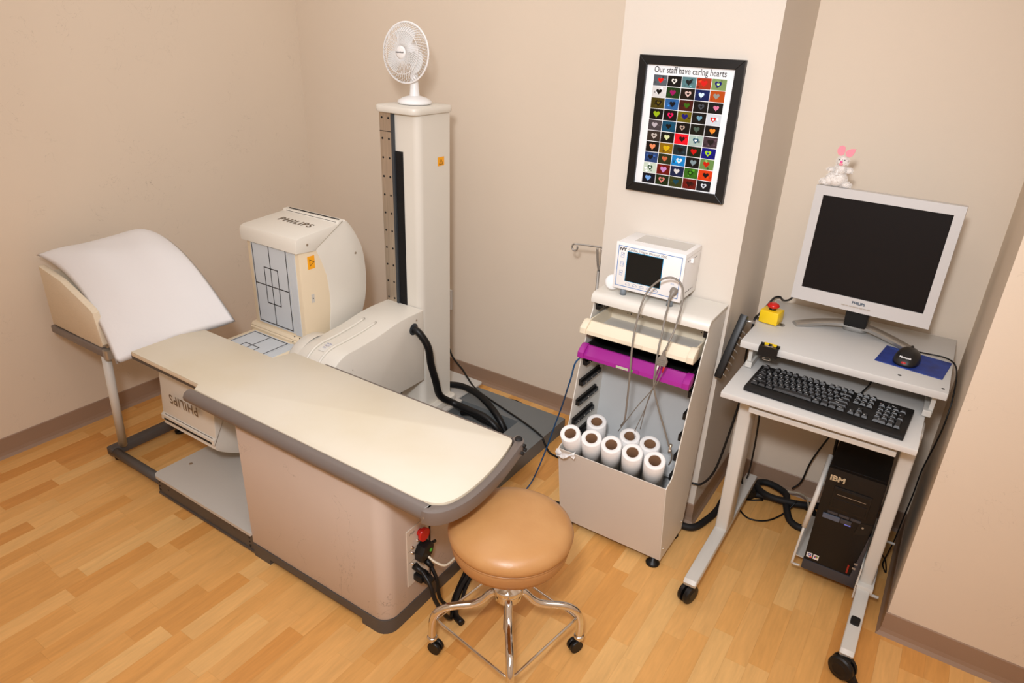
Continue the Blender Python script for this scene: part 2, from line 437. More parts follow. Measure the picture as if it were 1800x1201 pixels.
# ------------------------------------------------ exam table
TZ = .688
tb = thing('exam_table', 'long cream-topped scanner table with grey side rails and scuffed white pedestal', 'table', (1.6, -1.5, 0))
MB().vbox(1.502, 2.22, -1.735, -1.25, .062, .64, .055, (0, 1, 1, 0), seg=8, top=.004).build('pedestal', offw_scuff, tb, smooth=SM)
mb = MB().vbox(1.505, 2.222, -1.738, -1.247, .026, .062, .055, (0, 1, 1, 0), seg=8)
mb.box(1.505, 1.60, -1.738, -1.64, 0, .026); mb.vbox(2.10, 2.222, -1.738, -1.56, 0, .026, .055, (0, 1, 0, 0)); mb.box(2.18, 2.222, -1.56, -1.247, 0, .026); mb.box(1.505, 1.6, -1.35, -1.247, 0, .026)
mb.build('plinth', darkg, tb, smooth=SM)
MB().box(2.2205, 2.2215, -1.506, -1.498, .064, .64).build('seam', blackm, tb)
MB().box(1.56, 2.2, -1.70, -1.30, .64, .665).build('pedestal_cap', darkg, tb)
# low platform at the left of the pedestal
mb = MB(); mb.box(.842, 1.503, -1.732, -1.716, 0.0, .098); mb.box(.842, .858, -1.716, -1.10, 0.02, .098); mb.box(1.487, 1.503, -1.716, -1.10, 0.0, .098); mb.box(.858, 1.487, -1.12, -1.10, 0, .098); mb.box(.842, 1.51, -1.736, -1.732, .006, .016)
pf = mb.build('platform_frame', darkg, tb)
mb = MB()
for x in (.855, 1.475):
    for z, r in ((.03, .006), (.05, .004), (.07, .004)): mb.cyl((x, -1.7335, z), (x, -1.731, z), r, 10)
mb.cyl((.92, -1.7335, .055), (.92, -1.731, .055), .004, 8); mb.cyl((1.38, -1.7335, .07), (1.38, -1.731, .07), .003, 8)
build_each(mb, 'bolt', blackm, pf)
MB().vbox(.835, 1.503, -1.745, -1.10, .098, .112, .03, (1, 0, 0, 1)).build('platform_top', greyw, tb, smooth=SM)
MB().cyl((.90, -1.60, .112), (.90, -1.60, .1135), .008, 12).build('screw', steel, tb)
# foot frame with leg at the head end
MB().tube([(.425, -1.705, .05), (.425+.42, -1.705, .05)], .022, 14).build('foot_tube', darkg, tb)
MB().box(.405, .455, -1.725, -1.02, .03, .075, .008).build('foot_bar', darkg, tb, smooth=SM)
mb = MB().cyl((.43, -1.68, 0), (.43, -1.68, .012), .026).cyl((.43, -1.68, .01), (.43, -1.68, .04), .01); mb.build('foot_pad', black, tb)
mb = MB().cyl((.45, -1.38, 0), (.45, -1.38, .012), .026).cyl((.45, -1.38, .01), (.45, -1.38, .04), .01); mb.build('foot_pad', black, tb)
MB().tube([(.447, -1.665, .07), (.565, -1.70, .61)], .019, 16).build('leg', deskf, tb)
MB().tube([(.447, -1.10, .07), (.50, -1.34, .61)], .019, 16).build('leg', deskf, tb)
# head end rails
mb = MB(); mb.box(.155, .60, -1.725, -1.695, .604, .64, .006); mb.box(.155, .60, -1.275, -1.245, .604, .64, .006); mb.box(.155, .185, -1.70, -1.27, .604, .64, .004)
mb.build('head_rail', railg, tb, smooth=SM)
mb = MB(); mb.vbox(.595, .625, -1.728, -1.242, .600, .642, .012, (1, 1, 1, 1)); mb.build('cross_rail', silver2, tb, smooth=SM)
for ya in (-1.69, -1.43): MB().box(.765, 1.50, ya, ya+.03, .638, .667).build('support_rail', darkg, tb)
# cream top board
def outline():
    P = [(.80, -1.705), (1.26, -1.708), (1.285, -1.740), (2.37, -1.744)]
    P += [tuple(p[:2]) for p in spline([V(q + (0,)) for q in ((2.40, -1.743), (2.435, -1.732), (2.462, -1.708), (2.478, -1.66), (2.482, -1.58), (2.474, -1.48), (2.458, -1.39), (2.445, -1.34))], 3)]
    for k in range(1, 6):
        a = k/5*PI/2; P.append((2.415 + .027*math.cos(a), -1.333 + .027*math.sin(a)))
    P += [(1.325, -1.306), (1.30, -1.392), (.80, -1.39)]
    return P
tt = MB().prism(outline(), 'Z', TZ-.020, TZ-.0025, bev=.001).build('table_top', creamedge, tb, smooth=SM)
MB().prism(outline(), 'Z', TZ-.0025, TZ, bev=.0008).build('laminate', cream, tt, smooth=SM)
prof = [(-1.738, .636), (-1.764, .638), (-1.776, .648), (-1.778, .662), (-1.770, .677), (-1.756, .684), (-1.742, .684), (-1.736, .668), (-1.724, .667), (-1.724, .655)]
MB().prism(prof, 'X', 1.262, 2.425).build('side_rail', railg, tb, smooth=1.0)
MB().prism([(-1.306-(y+1.740)*.9, z-.004) for y, z in prof][::-1], 'X', 1.50, 2.42).build('side_rail', railg, tb, smooth=1.0)
OC = [(2.425, -1.779), (2.45, -1.773), (2.478, -1.748), (2.500, -1.70), (2.510, -1.64), (2.510, -1.56), (2.501, -1.47), (2.486, -1.38), (2.476, -1.33), (2.470, -1.295), (2.455, -1.275), (2.425, -1.270)]
IC = [(2.425, -1.300), (2.440, -1.308), (2.449, -1.335), (2.462, -1.39), (2.478, -1.48), (2.486, -1.58), (2.482, -1.662), (2.466, -1.711), (2.438, -1.735), (2.425, -1.742)]
C1 = [tuple(p[:2]) for p in spline([V((a, b, 0)) for a, b in OC], 4)]
C2 = [tuple(p[:2]) for p in spline([V((a, b, 0)) for a, b in IC], 4)]
MB().prism(C1 + C2, 'Z', .636, .684, bev=.003).build('end_rail', railg, tb, smooth=SM)
MB().prism([(y*1.0-.0005 if y < -1.75 else y, z) for y, z in prof], 'X', 2.424, 2.434).build('rail_joint', silver2, tb, smooth=1.0)
mb = MB()
for y, z in ((-1.298, .672), (-1.312, .650), (-1.288, .650)): mb.cyl((2.462, y, z), (2.4775+(-1.29-y)*.2, y, z), .0065, 12)
mb.lathe([(0, .006), (.012, .006), (.014, 0)], (2.447, -1.292, .684), (0, 0, 1), 16)
build_each(mb, 'bolt', blackm, tb)
# connector panel with stop button and plugs
cp = MB().box(2.2195, 2.2235, -1.625, -1.512, .15, .395).build('control_panel', mat('panel_metal', (222, 208, 190), .45), tb)
mb = MB().cyl((2.222, -1.56, .355), (2.238, -1.56, .355), .014).cyl((2.238, -1.56, .355), (2.25, -1.56, .355), .025, 24)
mb.build('stop_button', red, cp)
mb = MB()
for y, z in ((-1.60, .315), (-1.57, .325), (-1.54, .335), (-1.60, .24), (-1.60, .29)): mb.lathe([(0, .006), (.004, .006), (.006, 0)], (2.2235, y, z), (1, 0, 0), 10)
build_each(mb, 'jack', chrome, cp)
mb = MB(); mb.text('STOP', .012, (2.2236, -1.60, .375), (0, 1, 0), (0, 0, 1)); mb.line((2.2236, -1.62, .305), (2.2236, -1.52, .305), .001, (1, 0, 0)); mb.line((2.2236, -1.62, .255), (2.2236, -1.52, .255), .001, (1, 0, 0)); mb.build('panel_print', ink, cp, kind='stuff')
# plugs
pl = MB().prism([(-1.59, .255), (-1.535, .262), (-1.525, .295), (-1.54, .318), (-1.575, .31), (-1.592, .285)], 'X', 2.224, 2.262, bev=.004); pl.cyl((2.245, -1.50, .285), (2.245, -1.525, .29), .006, 10)
tag(pl.build('cable_plug', black, smooth=SM), 'black multi-pin plug with a green dot on the table end panel', 'plug')
tag(MB().cyl((2.2625, -1.545, .285), (2.2633, -1.545, .285), .007, 14).build('sticker', green), 'round green sticker on the black plug at the table end', 'sticker')
mb = MB().tube([(2.224, -1.59, .225), (2.25, -1.59, .222), (2.30, -1.60, .19), (2.33, -1.60, .12), (2.36, -1.56, .03), (2.30, -1.46, .012), (2.245, -1.3, .012)], .008, 8, 6); mb.cyl((2.224, -1.59, .225), (2.262, -1.592, .215), .014, 12, .009)
tag(mb.build('plug_cable', black), 'black plug and cable, left of two hanging under the green-dot plug', 'cable', 'plug cables at the table end')
mb = MB().tube([(2.224, -1.545, .228), (2.25, -1.545, .222), (2.29, -1.55, .17), (2.31, -1.55, .08), (2.34, -1.49, .01), (2.3, -1.38, .01), (2.26, -1.22, .01)], .007, 8, 6); mb.cyl((2.224, -1.545, .228), (2.27, -1.546, .21), .013, 12, .009)
tag(mb.build('plug_cable', black), 'black plug and cable, right of two hanging under the green-dot plug', 'cable', 'plug cables at the table end')
mb = MB().box(2.224, 2.262, -1.60, -1.555, .165, .195, .005); mb.cyl((2.262, -1.575, .18), (2.29, -1.575, .172), .02, 16, .016)
tag(mb.build('power_connector', black, smooth=SM), 'lowest black power connector on the table end panel', 'plug')
tag(MB().tube([(2.263, -1.56, .265), (2.29, -1.555, .25), (2.32, -1.53, .235), (2.31, -1.45, .232), (2.245, -1.40, .235)], .0045, 6, 6).build('cream_cable', creamp), 'thin cream cable leaving the green-dot plug along the pedestal', 'cable')
tag(MB().box(2.335, 2.352, -1.63, -1.612, .085, .105, .002).build('cable_tag', whitep), 'small white connector block beside the chrome stool leg', 'connector')
tag(MB().tube([(2.40, -1.545, .02), (2.35, -1.52, .013), (2.30, -1.44, .013), (2.27, -1.30, .013), (2.26, -1.1, .013)], .013, 8, 6).build('floor_hose', rubber), 'thick black hose on floor between table plinth and stool', 'hose')

# headrest and pillow
hr = thing('headrest', 'cream plywood headrest wedge under the white pillow at table head', 'headrest', (.38, -1.48, .64))
hp = [(.165, .645), (.575, .642), (.592, .66), (.565, .80), (.545, .815), (.34, .895), (.165, .925)]
MB().prism(hp, 'Y', -1.715, -1.685, bev=.004).build('side_panel', creamedge, hr, smooth=SM)
hp2 = [(.165, .645), (.64, .642), (.655, .66), (.665, .80), (.64, .84), (.52, .93), (.42, .965), (.165, .94)]
MB().prism(hp2, 'Y', -1.285, -1.255, bev=.004).build('side_panel', creamedge, hr, smooth=SM)
MB().prism([(.165, .65), (.57, .65), (.575, .68), (.52, .76), (.33, .86), (.165, .89)], 'Y', -1.685, -1.285).build('cushion', cream, hr)
def pillow():
    mb = MB(); NU, NV = 40, 32
    A, B, Cc, D = V((.13, -1.70, .965)), V((.185, -1.245, .985)), V((.895, -1.27, .706)), V((.735, -1.742, .625))
    rows = []
    for side in (1, -1):
        g = []
        for i in range(NU+1):
            u = i/NU; r = []
            for j in range(NV+1):
                v = j/NV
                p = (A*(1-v)+B*v)*(1-u) + (D*(1-v)+Cc*v)*u
                # drape: the pillow follows the headrest's hump between its two ends
                hump = math.sin(PI*u**.9)
                p.z += hump*(.122*(.55 + .45*v))
                p.x += .05*math.sin(PI*u)*(v-.35)
                e = ((1-abs(2*u-1)**3.2)*(1-abs(2*v-1)**3.2))**.75
                p.x += math.sin(PI*v)*.014*(1-2*u)
                p.y += math.sin(PI*u)*(.040*(1-v)**2 - .012*v)
                wr = .0022*math.sin(v*13+u*7+1.5*math.sin(u*5)) + .0016*math.sin(v*6-u*19) + .0035*math.sin(u*4+1)*math.sin(v*9)
                p.z += side*e*(.046 if side > 0 else .024) + 1.9*wr*e*(side > 0) + .005*math.sin(9*v+3*u)*(1-e)
                r.append(mb.bm.verts.new(p))
            g.append(r)
        rows.append(g)
        for i in range(NU):
            for j in range(NV):
                q = (g[i][j], g[i+1][j], g[i+1][j+1], g[i][j+1])
                f = mb.bm.faces.new(q if side > 0 else q[::-1]); f.smooth = True
    bmesh.ops.remove_doubles(mb.bm, verts=mb.bm.verts[:], dist=.0008)
    bmesh.ops.recalc_face_normals(mb.bm, faces=mb.bm.faces[:])
    return mb
tag(pillow().build('pillow', linen), 'large white pillow draped over the headrest of the scanner table', 'pillow')

# ------------------------------------------------ scanner gantry
gn = thing('scanner_column', 'tall white scanner column with metal guide rail on dark grey base', 'scanner', (1.33, -.5, 0))
GX0, GX1, GY0, GY1 = 1.215, 1.435, -.61, -.385
MB().vbox(1.290, GX1, GY0, GY1, .085, 1.60, .035, (0, 1, 0, 0), seg=8).build('column', offw, gn, smooth=SM)
MB().box(1.22, 1.290, -.59, GY1, .085, 1.60).build('column_back', slated, gn)
MB().vbox(1.195, 1.452, -.645, -.362, 1.60, 1.632, .045, seg=6, top=.010).build('cap', offw, gn, smooth=SM)
rl = MB().box(1.214, 1.286, -.617, -.590, .30, 1.597).build('guide_rail', steel, gn)
mb = MB()
for i in range(13):
    z = 1.57 - i*.086 if i else 1.575
    for x in (1.229, 1.268): mb.cyl((x, -.6180, z), (x, -.616, z), .0052, 10)
build_each(mb, 'bolt', blackm, rl)
MB().box(1.2138, 1.2862, -.6176, -.615, 1.515, 1.518).build('joint', blackm, rl)
MB().box(1.286, 1.300, -.622, -.59, .30, 1.597).build('rail_edge', slated, gn)
mb = MB().box(1.300, 1.345, -.6125, -.609, .3, 1.435)
rr = random.Random(3)
for i in range(220):
    z = .70 + i*.0033; y = rr.uniform(-.004, .004)
    mb.box(1.301+rr.uniform(0, .004), 1.344, -.6150, -.6125, z, z+.0018)
mb.build('brush_strip', blackm, gn, kind='stuff')
mb = MB().box(1.4352, 1.4358, -.475, -.428, 1.365, 1.405); stk = mb.build('warning_label', orange, gn, label='orange warning label')
def tri(mb, c, r, u, w_):
    P = [V(c) + V(u)*r*math.cos(a) + V(w_)*r*math.sin(a) for a in (PI/2, PI*7/6, PI*11/6)]
    n = V(u).cross(V(w_))
    for i in range(3): mb.line(P[i], P[(i+1) % 3], r*.14, n)
    mb.line(V(c)+V(w_)*r*.45, V(c)-V(w_)*r*.1, r*.14, n); return mb
tri(MB(), (1.4359, -.451, 1.380), .015, V((0, 1, 0)), V((0, 0, 1))).build('warning_sign', ink, stk)
# base plate with a hose well
mb = MB(); z0, z1 = .0, .078
mb.box(.98, 2.05, -1.24, -.78, z0, z1, .003); mb.box(.98, 1.20, -.78, -.175, z0, z1); mb.box(1.20, 1.50, -.78, -.175, z0, z1); mb.box(1.865, 2.05, -.78, -.175, z0, z1, .0); mb.box(1.50, 1.865, -.35, -.175, z0, z1); mb.box(1.50, 1.865, -.78, -.35, z0, .012)
mb.build('base', slate, gn)
mb = MB().vbox(1.20, 1.475, -.36, -.125, .082, .09, .02, (0, 1, 1, 0)); mb.vbox(1.18, 1.505, -.80, -.36, .078, .088, .012, (0, 1, 1, 0)); mb.build('cover_plate', greyw, gn, smooth=SM)
MB().vbox(1.20, 1.475, -.70, -.37, .088, .125, .03, (0, 1, 1, 0), top=.008).build('column_foot', offw, gn, smooth=SM)
mb = MB().cyl((1.485, -.61, .088), (1.485, -.61, .090), .006, 12); mb.cyl((1.49, -.44, .088), (1.49, -.44, .090), .006, 12); build_each(mb, 'screw', blackm, gn)
# arm housing
ah = [(-.63, .692), (-.72, .692), (-.81, .685), (-.93, .664), (-1.05, .652), (-1.12, .648), (-1.17, .632), (-1.215, .595), (-1.24, .53), (-1.245, .46), (-1.22, .38), (-1.16, .33), (-1.06, .306), (-.63, .306)]
ahs = [(-.616, .692)] + [tuple(p[:2]) for p in spline([V((a, b, 0)) for a, b in ah[1:13]], 3)] + [(-.616, .306)]
hs = MB().prism(ahs, 'X', 1.215, 1.452, bev=.007).build('arm_housing', offw, gn, smooth=.45)
for x in (1.285, 1.36):
    pp = [(x, y, z+.0015) for y, z in ((-.85, .680), (-.93, .666), (-1.05, .654), (-1.12, .650), (-1.17, .634), (-1.215, .597), (-1.24, .53))]
    MB().tube([(a, b, c+.001) for a, b, c in pp], .0055, 8, 4).build('ridge', offw, hs)
    MB().cyl((x, -.85, .679), (x, -.85, .684), .004, 8).build('screw', ink, hs)
mb = MB()
for (y, z) in ((-.668, .655), (-.668, .575)): mb.cyl((1.452, y, z), (1.4535, y, z), .005, 10)
for (y, z) in ((-1.10, .56), (-1.10, .53)): mb.cyl((1.452, y, z), (1.453, y, z), .003, 8)
build_each(mb, 'screw', steel, hs)
MB().cyl((1.445, -.69, .615), (1.4535, -.69, .615), .030, 24).build('hose_socket', slated, hs)
lb = MB(); lb.prism([(-1.100, .6515), (-1.160, .6405), (-1.160, .6395), (-1.100, .6505)], 'X', 1.305, 1.34); lb.build('label_sticker', mat('sticker_grey', (225, 222, 215), .5), hs, label='small sticker with blue print')
mb = MB(); 
for i in range(3): mb.text(('CE 97', 'I Rx/T', 'II 5')[i], .012, (1.3225, -1.108-.015*i, .6535-.0027*i), (1, 0, 0), (0, 1, .18))
mb.build('sticker_print', mat('blue_ink', (60, 80, 170), .6), hs)
# detector drum
MB().lathe([(0, 0), (.13, 0), (.145, .006), (.155, .02), (.155, .075)], (1.15, -1.09, .50), (1, 0, 0), 48).build('pivot_drum', offw, gn)
# hose on the housing
def corr(mb, pts, r, n=10):
    P = spline([V(p) for p in pts], n); L = [0]
    for a, b in zip(P, P[1:]): L.append(L[-1]+(b-a).length)
    N = int(L[-1]/.0035); Q = []; j = 0
    for i in range(N+1):
        d = L[-1]*i/N
        while j < len(P)-2 and L[j+1] < d: j += 1
        t = (d-L[j])/max(1e-9, L[j+1]-L[j]); Q.append(P[j].lerp(P[j+1], t))
    mb.tube(Q, r, 12, radii=[r*(1.0 if i % 2 else .88) for i in range(len(Q))]); return mb
tag(corr(MB(), [(1.452, -.69, .615), (1.485, -.685, .60), (1.52, -.665, .53), (1.52, -.645, .43), (1.52, -.61, .32), (1.50, -.55, .20), (1.53, -.48, .135), (1.63, -.475, .125), (1.73, -.475, .12), (1.80, -.475, .09), (1.84, -.46, .035)], .019).build('corrugated_hose', rubber),
    'black corrugated hose curving from arm housing down into the base well', 'hose', 'corrugated hoses in the base well')
tag(corr(MB(), [(1.30, -.34, .11), (1.38, -.30, .118), (1.46, -.29, .125), (1.57, -.315, .13), (1.69, -.37, .125), (1.79, -.42, .10), (1.845, -.43, .03)], .0185).build('corrugated_hose', rubber),
    'black corrugated hose emerging behind the column foot into the base well', 'hose', 'corrugated hoses in the base well')
tag(corr(MB(), [(1.53, -.40, .035), (1.60, -.41, .06), (1.70, -.43, .06), (1.80, -.40, .035)], .016).build('corrugated_hose', rubber),
    'short black hose lying inside the base well beneath the two others', 'hose', 'corrugated hoses in the base well')
tag(MB().tube([(1.10, -.012, .45), (1.12, -.02, .25), (1.18, -.04, .14), (1.30, -.09, .10), (1.37, -.14, .096), (1.50, -.22, .088), (1.70, -.285, .084), (1.89, -.345, .084), (2.03, -.40, .082), (2.065, -.41, .05), (2.10, -.41, .008), (2.20, -.43, .007), (2.32, -.50, .007)], .0055, 8, 8).build('black_cable', rubber),
    'thin black cord running from outlet across the grey base to the cart', 'cable')
tag(MB().tube([(1.60, -.09, .006), (1.67, -.07, .006), (1.75, -.085, .006), (1.82, -.11, .006), (1.95, -.14, .006), (2.08, -.22, .006), (2.14, -.33, .006), (2.20, -.41, .017)], .006, 8, 8).build('black_cable', rubber),
    'black cord on floor behind the grey base by the wall', 'cable')

# detector heads
hd_prof_white = [(.145, .005), (.36, .045), (.385, .11), (.398, .20), (.396, .29), (.382, .37), (.355, .43), (.325, .48), (.300, .512), (.285, .525), (.262, .52), (.095, .428), (.125, .36), (.148, .29), (.157, .20), (.155, .12), (.142, .04)]
def head(name, label, mp, flip, loc, x0):
    W = .368
    h = thing(name, label, 'detector', loc, 'detector heads of the scanner')
    def PR(P, a0, a1, bev=0):
        mb = MB(); mb.prism(P, 'X', x0+a0, x0+a1, bev=bev)
        for v in mb.bm.verts: v.co = V(mp(v.co.x, v.co.y, v.co.z))
        if flip: bmesh.ops.reverse_faces(mb.bm, faces=mb.bm.faces[:])
        return mb
    # beige core, grey-white shell, top cover
    core = [(0, 0), (.0, .47), (.26, .50), (.29, .40), (.30, .2), (.29, .03), (.26, -.005), (.03, -.012)]
    PR(core, .012, W-.002, .006).build('core', beige, h, smooth=SM)
    sh = [tuple(p[:2]) for p in spline([V((a, b, 0)) for a, b in hd_prof_white[1:10]], 4)]
    PR(sh + [(.262, .520), (.095, .428), (.125, .36), (.148, .29), (.157, .20), (.155, .12), (.142, .04), (.145, .0), (.20, -.02)], 0, W, .005).build('shell', offw, h, smooth=.5)
    PR([(-.016, .432), (.088, .424), (.104, .436), (.268, .526), (.262, .531), (.24, .530), (.232, .519), (.01, .502), (-.010, .496), (-.018, .480)], -.006, W+.006, .005).build('top_cover', offw, h, smooth=.6)
    PR([(.236, .5195), (.262, .5295), (.258, .5335), (.234, .5235)], .02, W-.01).build('vent_slot', blackm, h)
    PR([(.04, -.004), (.05, .02), (-.012, .02), (-.022, .008), (-.018, -.004)], -.004, W+.004, .003).build('lower_lip', beige, h, smooth=SM)
    # face panel
    fp = PR([(-.004, .03), (-.004, .435), (.001, .435), (.001, .03)], .045, .292).build('face_panel', bluegrey, h)
    PR([(-.004, .025), (-.004, .435), (.001, .435), (.001, .025)], .298, .340).build('side_strip', bluegrey, h)
    PR([(.05, .20), (.05, .29), (.085, .29), (.085, .20)], -.008, .014, .003).build('latch', beige, h)
    mb = MB(); Pt = lambda a, v: V(mp(x0+a, -.004, v)); n = V(mp(0, -1, 0)) - V(mp(0, 0, 0))
    def L(a, v, a2, v2, wd=.0048): mb.line(Pt(a, v), Pt(a2, v2), wd, n)
    def R(a, v, a2, v2): L(a, v, a2, v); L(a2, v, a2, v2); L(a2, v2, a, v2); L(a, v2, a, v)
    R(.053, .04, .283, .428); L(.168, .04, .168, .428); L(.053, .232, .283, .232); R(.124, .145, .216, .32)
    mb.build('panel_print', ink, fp, kind='stuff')
    # sticker and switch on the right flank
    q = MB(); P = [(.045, .345), (.085, .345), (.085, .405), (.045, .405)]
    q = PR(P, W-.003, W-.0012); sk = q.build('warning_label', orange, h, label='orange warning label')
    q = MB(); c = V(mp(x0+W-.0008, .065, .375)); uu = V(mp(0, 1, 0))-V(mp(0, 0, 0)); ww = V(mp(0, 0, 1))-V(mp(0, 0, 0))
    P3 = [c + ww*.016*math.cos(a) + uu*.016*math.sin(a) for a in (0, 2*PI/3, 4*PI/3)]
    P3 = [c + uu*.017*math.cos(a) + ww*.017*math.sin(a) for a in (0, 2*PI/3, 4*PI/3)]
    for i in range(3): q.line(P3[i], P3[(i+1) % 3], .002, (1, 0, 0))
    q.build('warning_sign', ink, sk)
    PR([(.05, .185), (.066, .185), (.066, .225), (.05, .225)], W-.003, W-.0005).build('switch_plate', greyw, h)
    PR([(.056, .203), (.0605, .203), (.0605, .208), (.056, .208)], W-.001, W+.0005).build('switch', ink, h)
    q = MB()
    for (u, v) in ((.045, .462), (.335, .355)):
        a = V(mp(x0+W+(.006 if u < .1 else 0), u, v)); q.cyl(a, a+V((.0012, 0, 0)), .006, 12)
    build_each(q, 'screw', steel, h)
    q = MB()
    for a_ in (.30, .335, .355):
        a = V(mp(x0+a_, -.014, .021)); q.sphere(a, .003, 8)
    build_each(q, 'hinge_screw', ink, h)
    return h
x0 = .788
up = lambda x, u, v: (x, -1.092+u, .602+v)
dn = lambda x, u, v: (x, -1.098-v, .588-u)
h1 = head('detector_head', 'upright detector head with crossed target panel beside the arm housing', up, False, (.97, -.9, .602), x0)
h2 = head('detector_head', 'lower detector head lying flat beneath the cream table top', dn, True, (.97, -1.3, .20), x0)
MB().text('PHILIPS', .054, (x0+.195, -1.092+.140, .602+.5120), (1, 0, .0), (0, 1, .076), bold=.0008, space=1.18, sx=1.08, depth=.0022).build('lettering', mat('brown_ink', (105, 88, 70), .6), h1)
MB().text('PHILIPS', .062, (x0+.19, -1.6255, .46), (-1, 0, 0), (0, 0, -1), bold=.0010, space=1.12, sx=.92, depth=.0012).build('lettering', mat('brown_ink', (105, 88, 70), .6), h2)

# ------------------------------------------------ fan on the column
fn = thing('desk_fan', 'small white round desk fan standing on top of the scanner column', 'fan', (1.325, -.50, 1.632))
FC = V((1.305, -.53, 1.846)); FR = .124; ax = V((.05, -1, .06)).normalized()
MB().lathe([(0, 0), (.072, 0), (.078, .006), (.076, .014), (.055, .026), (.028, .034), (.0, .036)], (1.325, -.50, 1.634), (0, 0, 1), 40).build('base', whitep, fn)
MB().lathe([(.025, .02), (.021, .05), (.0175, .10), (.016, .14), (.0, .145)], (1.325, -.50, 1.636), (0, 0, 1), 24).build('neck', whitep, fn)
MB().lathe([(0, -.075), (.03, -.072), (.042, -.055), (.045, -.02), (.04, .0), (0, .0)], FC, ax, 24).build('motor_housing', whitep, fn)
u = ax.orthogonal().normalized(); u = (V((0, 0, 1)) - ax*ax.z).normalized(); w_ = ax.cross(u)
def ring(R, d, r, seg=48): return [FC + ax*d + (u*math.cos(2*PI*k/seg) + w_*math.sin(2*PI*k/seg))*R for k in range(seg)]
MB().tube(ring(FR, .0, 0), .0042, 8, closed=True).build('guard_rim', whitep, fn)
mb = MB()
for k in range(56):
    a = 2*PI*k/56; P = []
    for i in range(7):
        t = i/6; R = .024 + (FR-.024)*t; aa = a + .55*(1-t); d = .034*math.sqrt(max(0, 1-t**2.6))
        P.append(FC + ax*d + (u*math.cos(aa) + w_*math.sin(aa))*R)
    mb.tube(P, .0013, 4)
mb.tube(ring(.088, .0275, 0), .0015, 5, closed=True)
mb.build('front_guard', whitep, fn)
mb = MB()
for k in range(44):
    a = 2*PI*k/44; P = []
    for i in range(6):
        t = i/5; R = .04 + (FR-.04)*t; d = -.045*math.sqrt(max(0, 1-t**3)); P.append(FC + ax*d + (u*math.cos(a) + w_*math.sin(a))*R)
    mb.tube(P, .0011, 4)
mb.tube(ring(.095, -.035, 0), .0013, 5, closed=True); mb.build('rear_guard', whitep, fn)
for k in range(3):
    mb = MB(); G = []
    for i in range(7):
        t = i/6; R = .02 + .085*t; row = []
        for j in range(7):
            s_ = j/6-.5; aa = 2*PI*k/3 + s_*(1.25 - .1*t); row.append(mb.bm.verts.new(FC + ax*(.004 + .018*s_*(1-.3*t)) + (u*math.cos(aa) + w_*math.sin(aa))*(R*(1-.35*abs(s_)**2 if i == 6 else 1))))
        G.append(row)
    for i in range(6):
        for j in range(6): mb.bm.faces.new((G[i][j], G[i+1][j], G[i+1][j+1], G[i][j+1])).smooth = True
    mb.build('blade', mat('fan_blade', (236, 237, 236), .3), fn)
hc = MB().lathe([(0, .040), (.02, .039), (.027, .035), (.027, .031), (0, .031)], FC, ax, 28).build('badge', whitep, fn)
MB().text('DURACRAFT', .008, FC + ax*.0402, w_*-1, u, bold=.0003).build('lettering', ink, hc)

# ------------------------------------------------ stool
SC = V((2.582, -1.533, 0))
so = thing('stool', 'round tan vinyl stool on four chrome legs in front of table end', 'stool', tuple(SC))
MB().lathe([(0, .576), (.08, .575), (.14, .569), (.173, .560), (.192, .545), (.199, .528), (.196, .513), (.188, .505)], SC, (0, 0, 1), 64).build('seat', tan, so)
MB().lathe([(.187, .507), (.191, .502), (.191, .490), (.186, .465), (.178, .448), (.150, .442), (0, .442)], SC, (0, 0, 1), 64).build('seat_band', tan2, so)
MB().tube([SC + V((.191*math.cos(2*PI*k/64), .191*math.sin(2*PI*k/64), .506)) for k in range(64)], .0035, 6, closed=True).build('piping', tan2, so)
MB().lathe([(0, .442), (.034, .442), (.034, .300), (.050, .298), (.052, .290), (.050, .255), (.044, .243), (.0, .241)], SC, (0, 0, 1), 32).build('hub', chrome, so)
mb = MB().cyl(SC + V((0, 0, .085)), SC + V((0, 0, .245)), .0095, 14)
for i in range(22):
    z = .092 + i*.0067; mb.tube([SC + V((.0105*math.cos(a*PI/4), .0105*math.sin(a*PI/4), z + a*.00075)) for a in range(9)], .0016, 4)
mb.build('screw_post', steel, so)
ang0 = math.atan2(-.143, -.197)
for k in range(4):
    a = ang0 + k*PI/2; d = V((math.cos(a), math.sin(a), 0))
    pr_ = [(.042, .268), (.058, .258), (.085, .228), (.12, .210), (.17, .204), (.21, .194), (.238, .170), (.250, .138), (.253, .10), (.253, .052)]
    lg = MB().tube([SC + d*r + V((0, 0, h)) for r, h in pr_], .0135, 14, 5).build('leg', chrome, so)
    c = SC + d*.253
    MB().lathe([(.0, .066), (.016, .066), (.0185, .061), (.0185, .050), (.015, .046), (0, .046)], c, (0, 0, 1), 20).build('collar', chrome, lg)
    ca = ang0 + k*PI/2 + (2.6, 2.2, 3.6, 2.8)[k]; cdv = V((math.cos(ca), math.sin(ca), 0)); cn = V((-cdv.y, cdv.x, 0))
    wc = c + cdv*.014 + V((0, 0, .024))
    mb = MB()
    for sd in (-1, 1): mb.cyl(wc + cn*sd*.003, wc + cn*sd*.016, .0235, 20)
    mb.box(-.010, .010, -.003, .003, .02, .05, M=Matrix.Translation(wc - V((0, 0, .024))) @ Matrix.Rotation(ca, 4, 'Z'))
    mb.build('caster', black, lg)
P = []
for k in range(4):
    a = ang0 + k*PI/2
    for da in (-.10, 0, .10):
        P.append(SC + V((math.cos(a+da), math.sin(a+da), 0))*(.238 if da == 0 else .220) + V((0, 0, .142)))
MB().tube(P, .005, 8, closed=True).build('brace_ring', chrome, so)

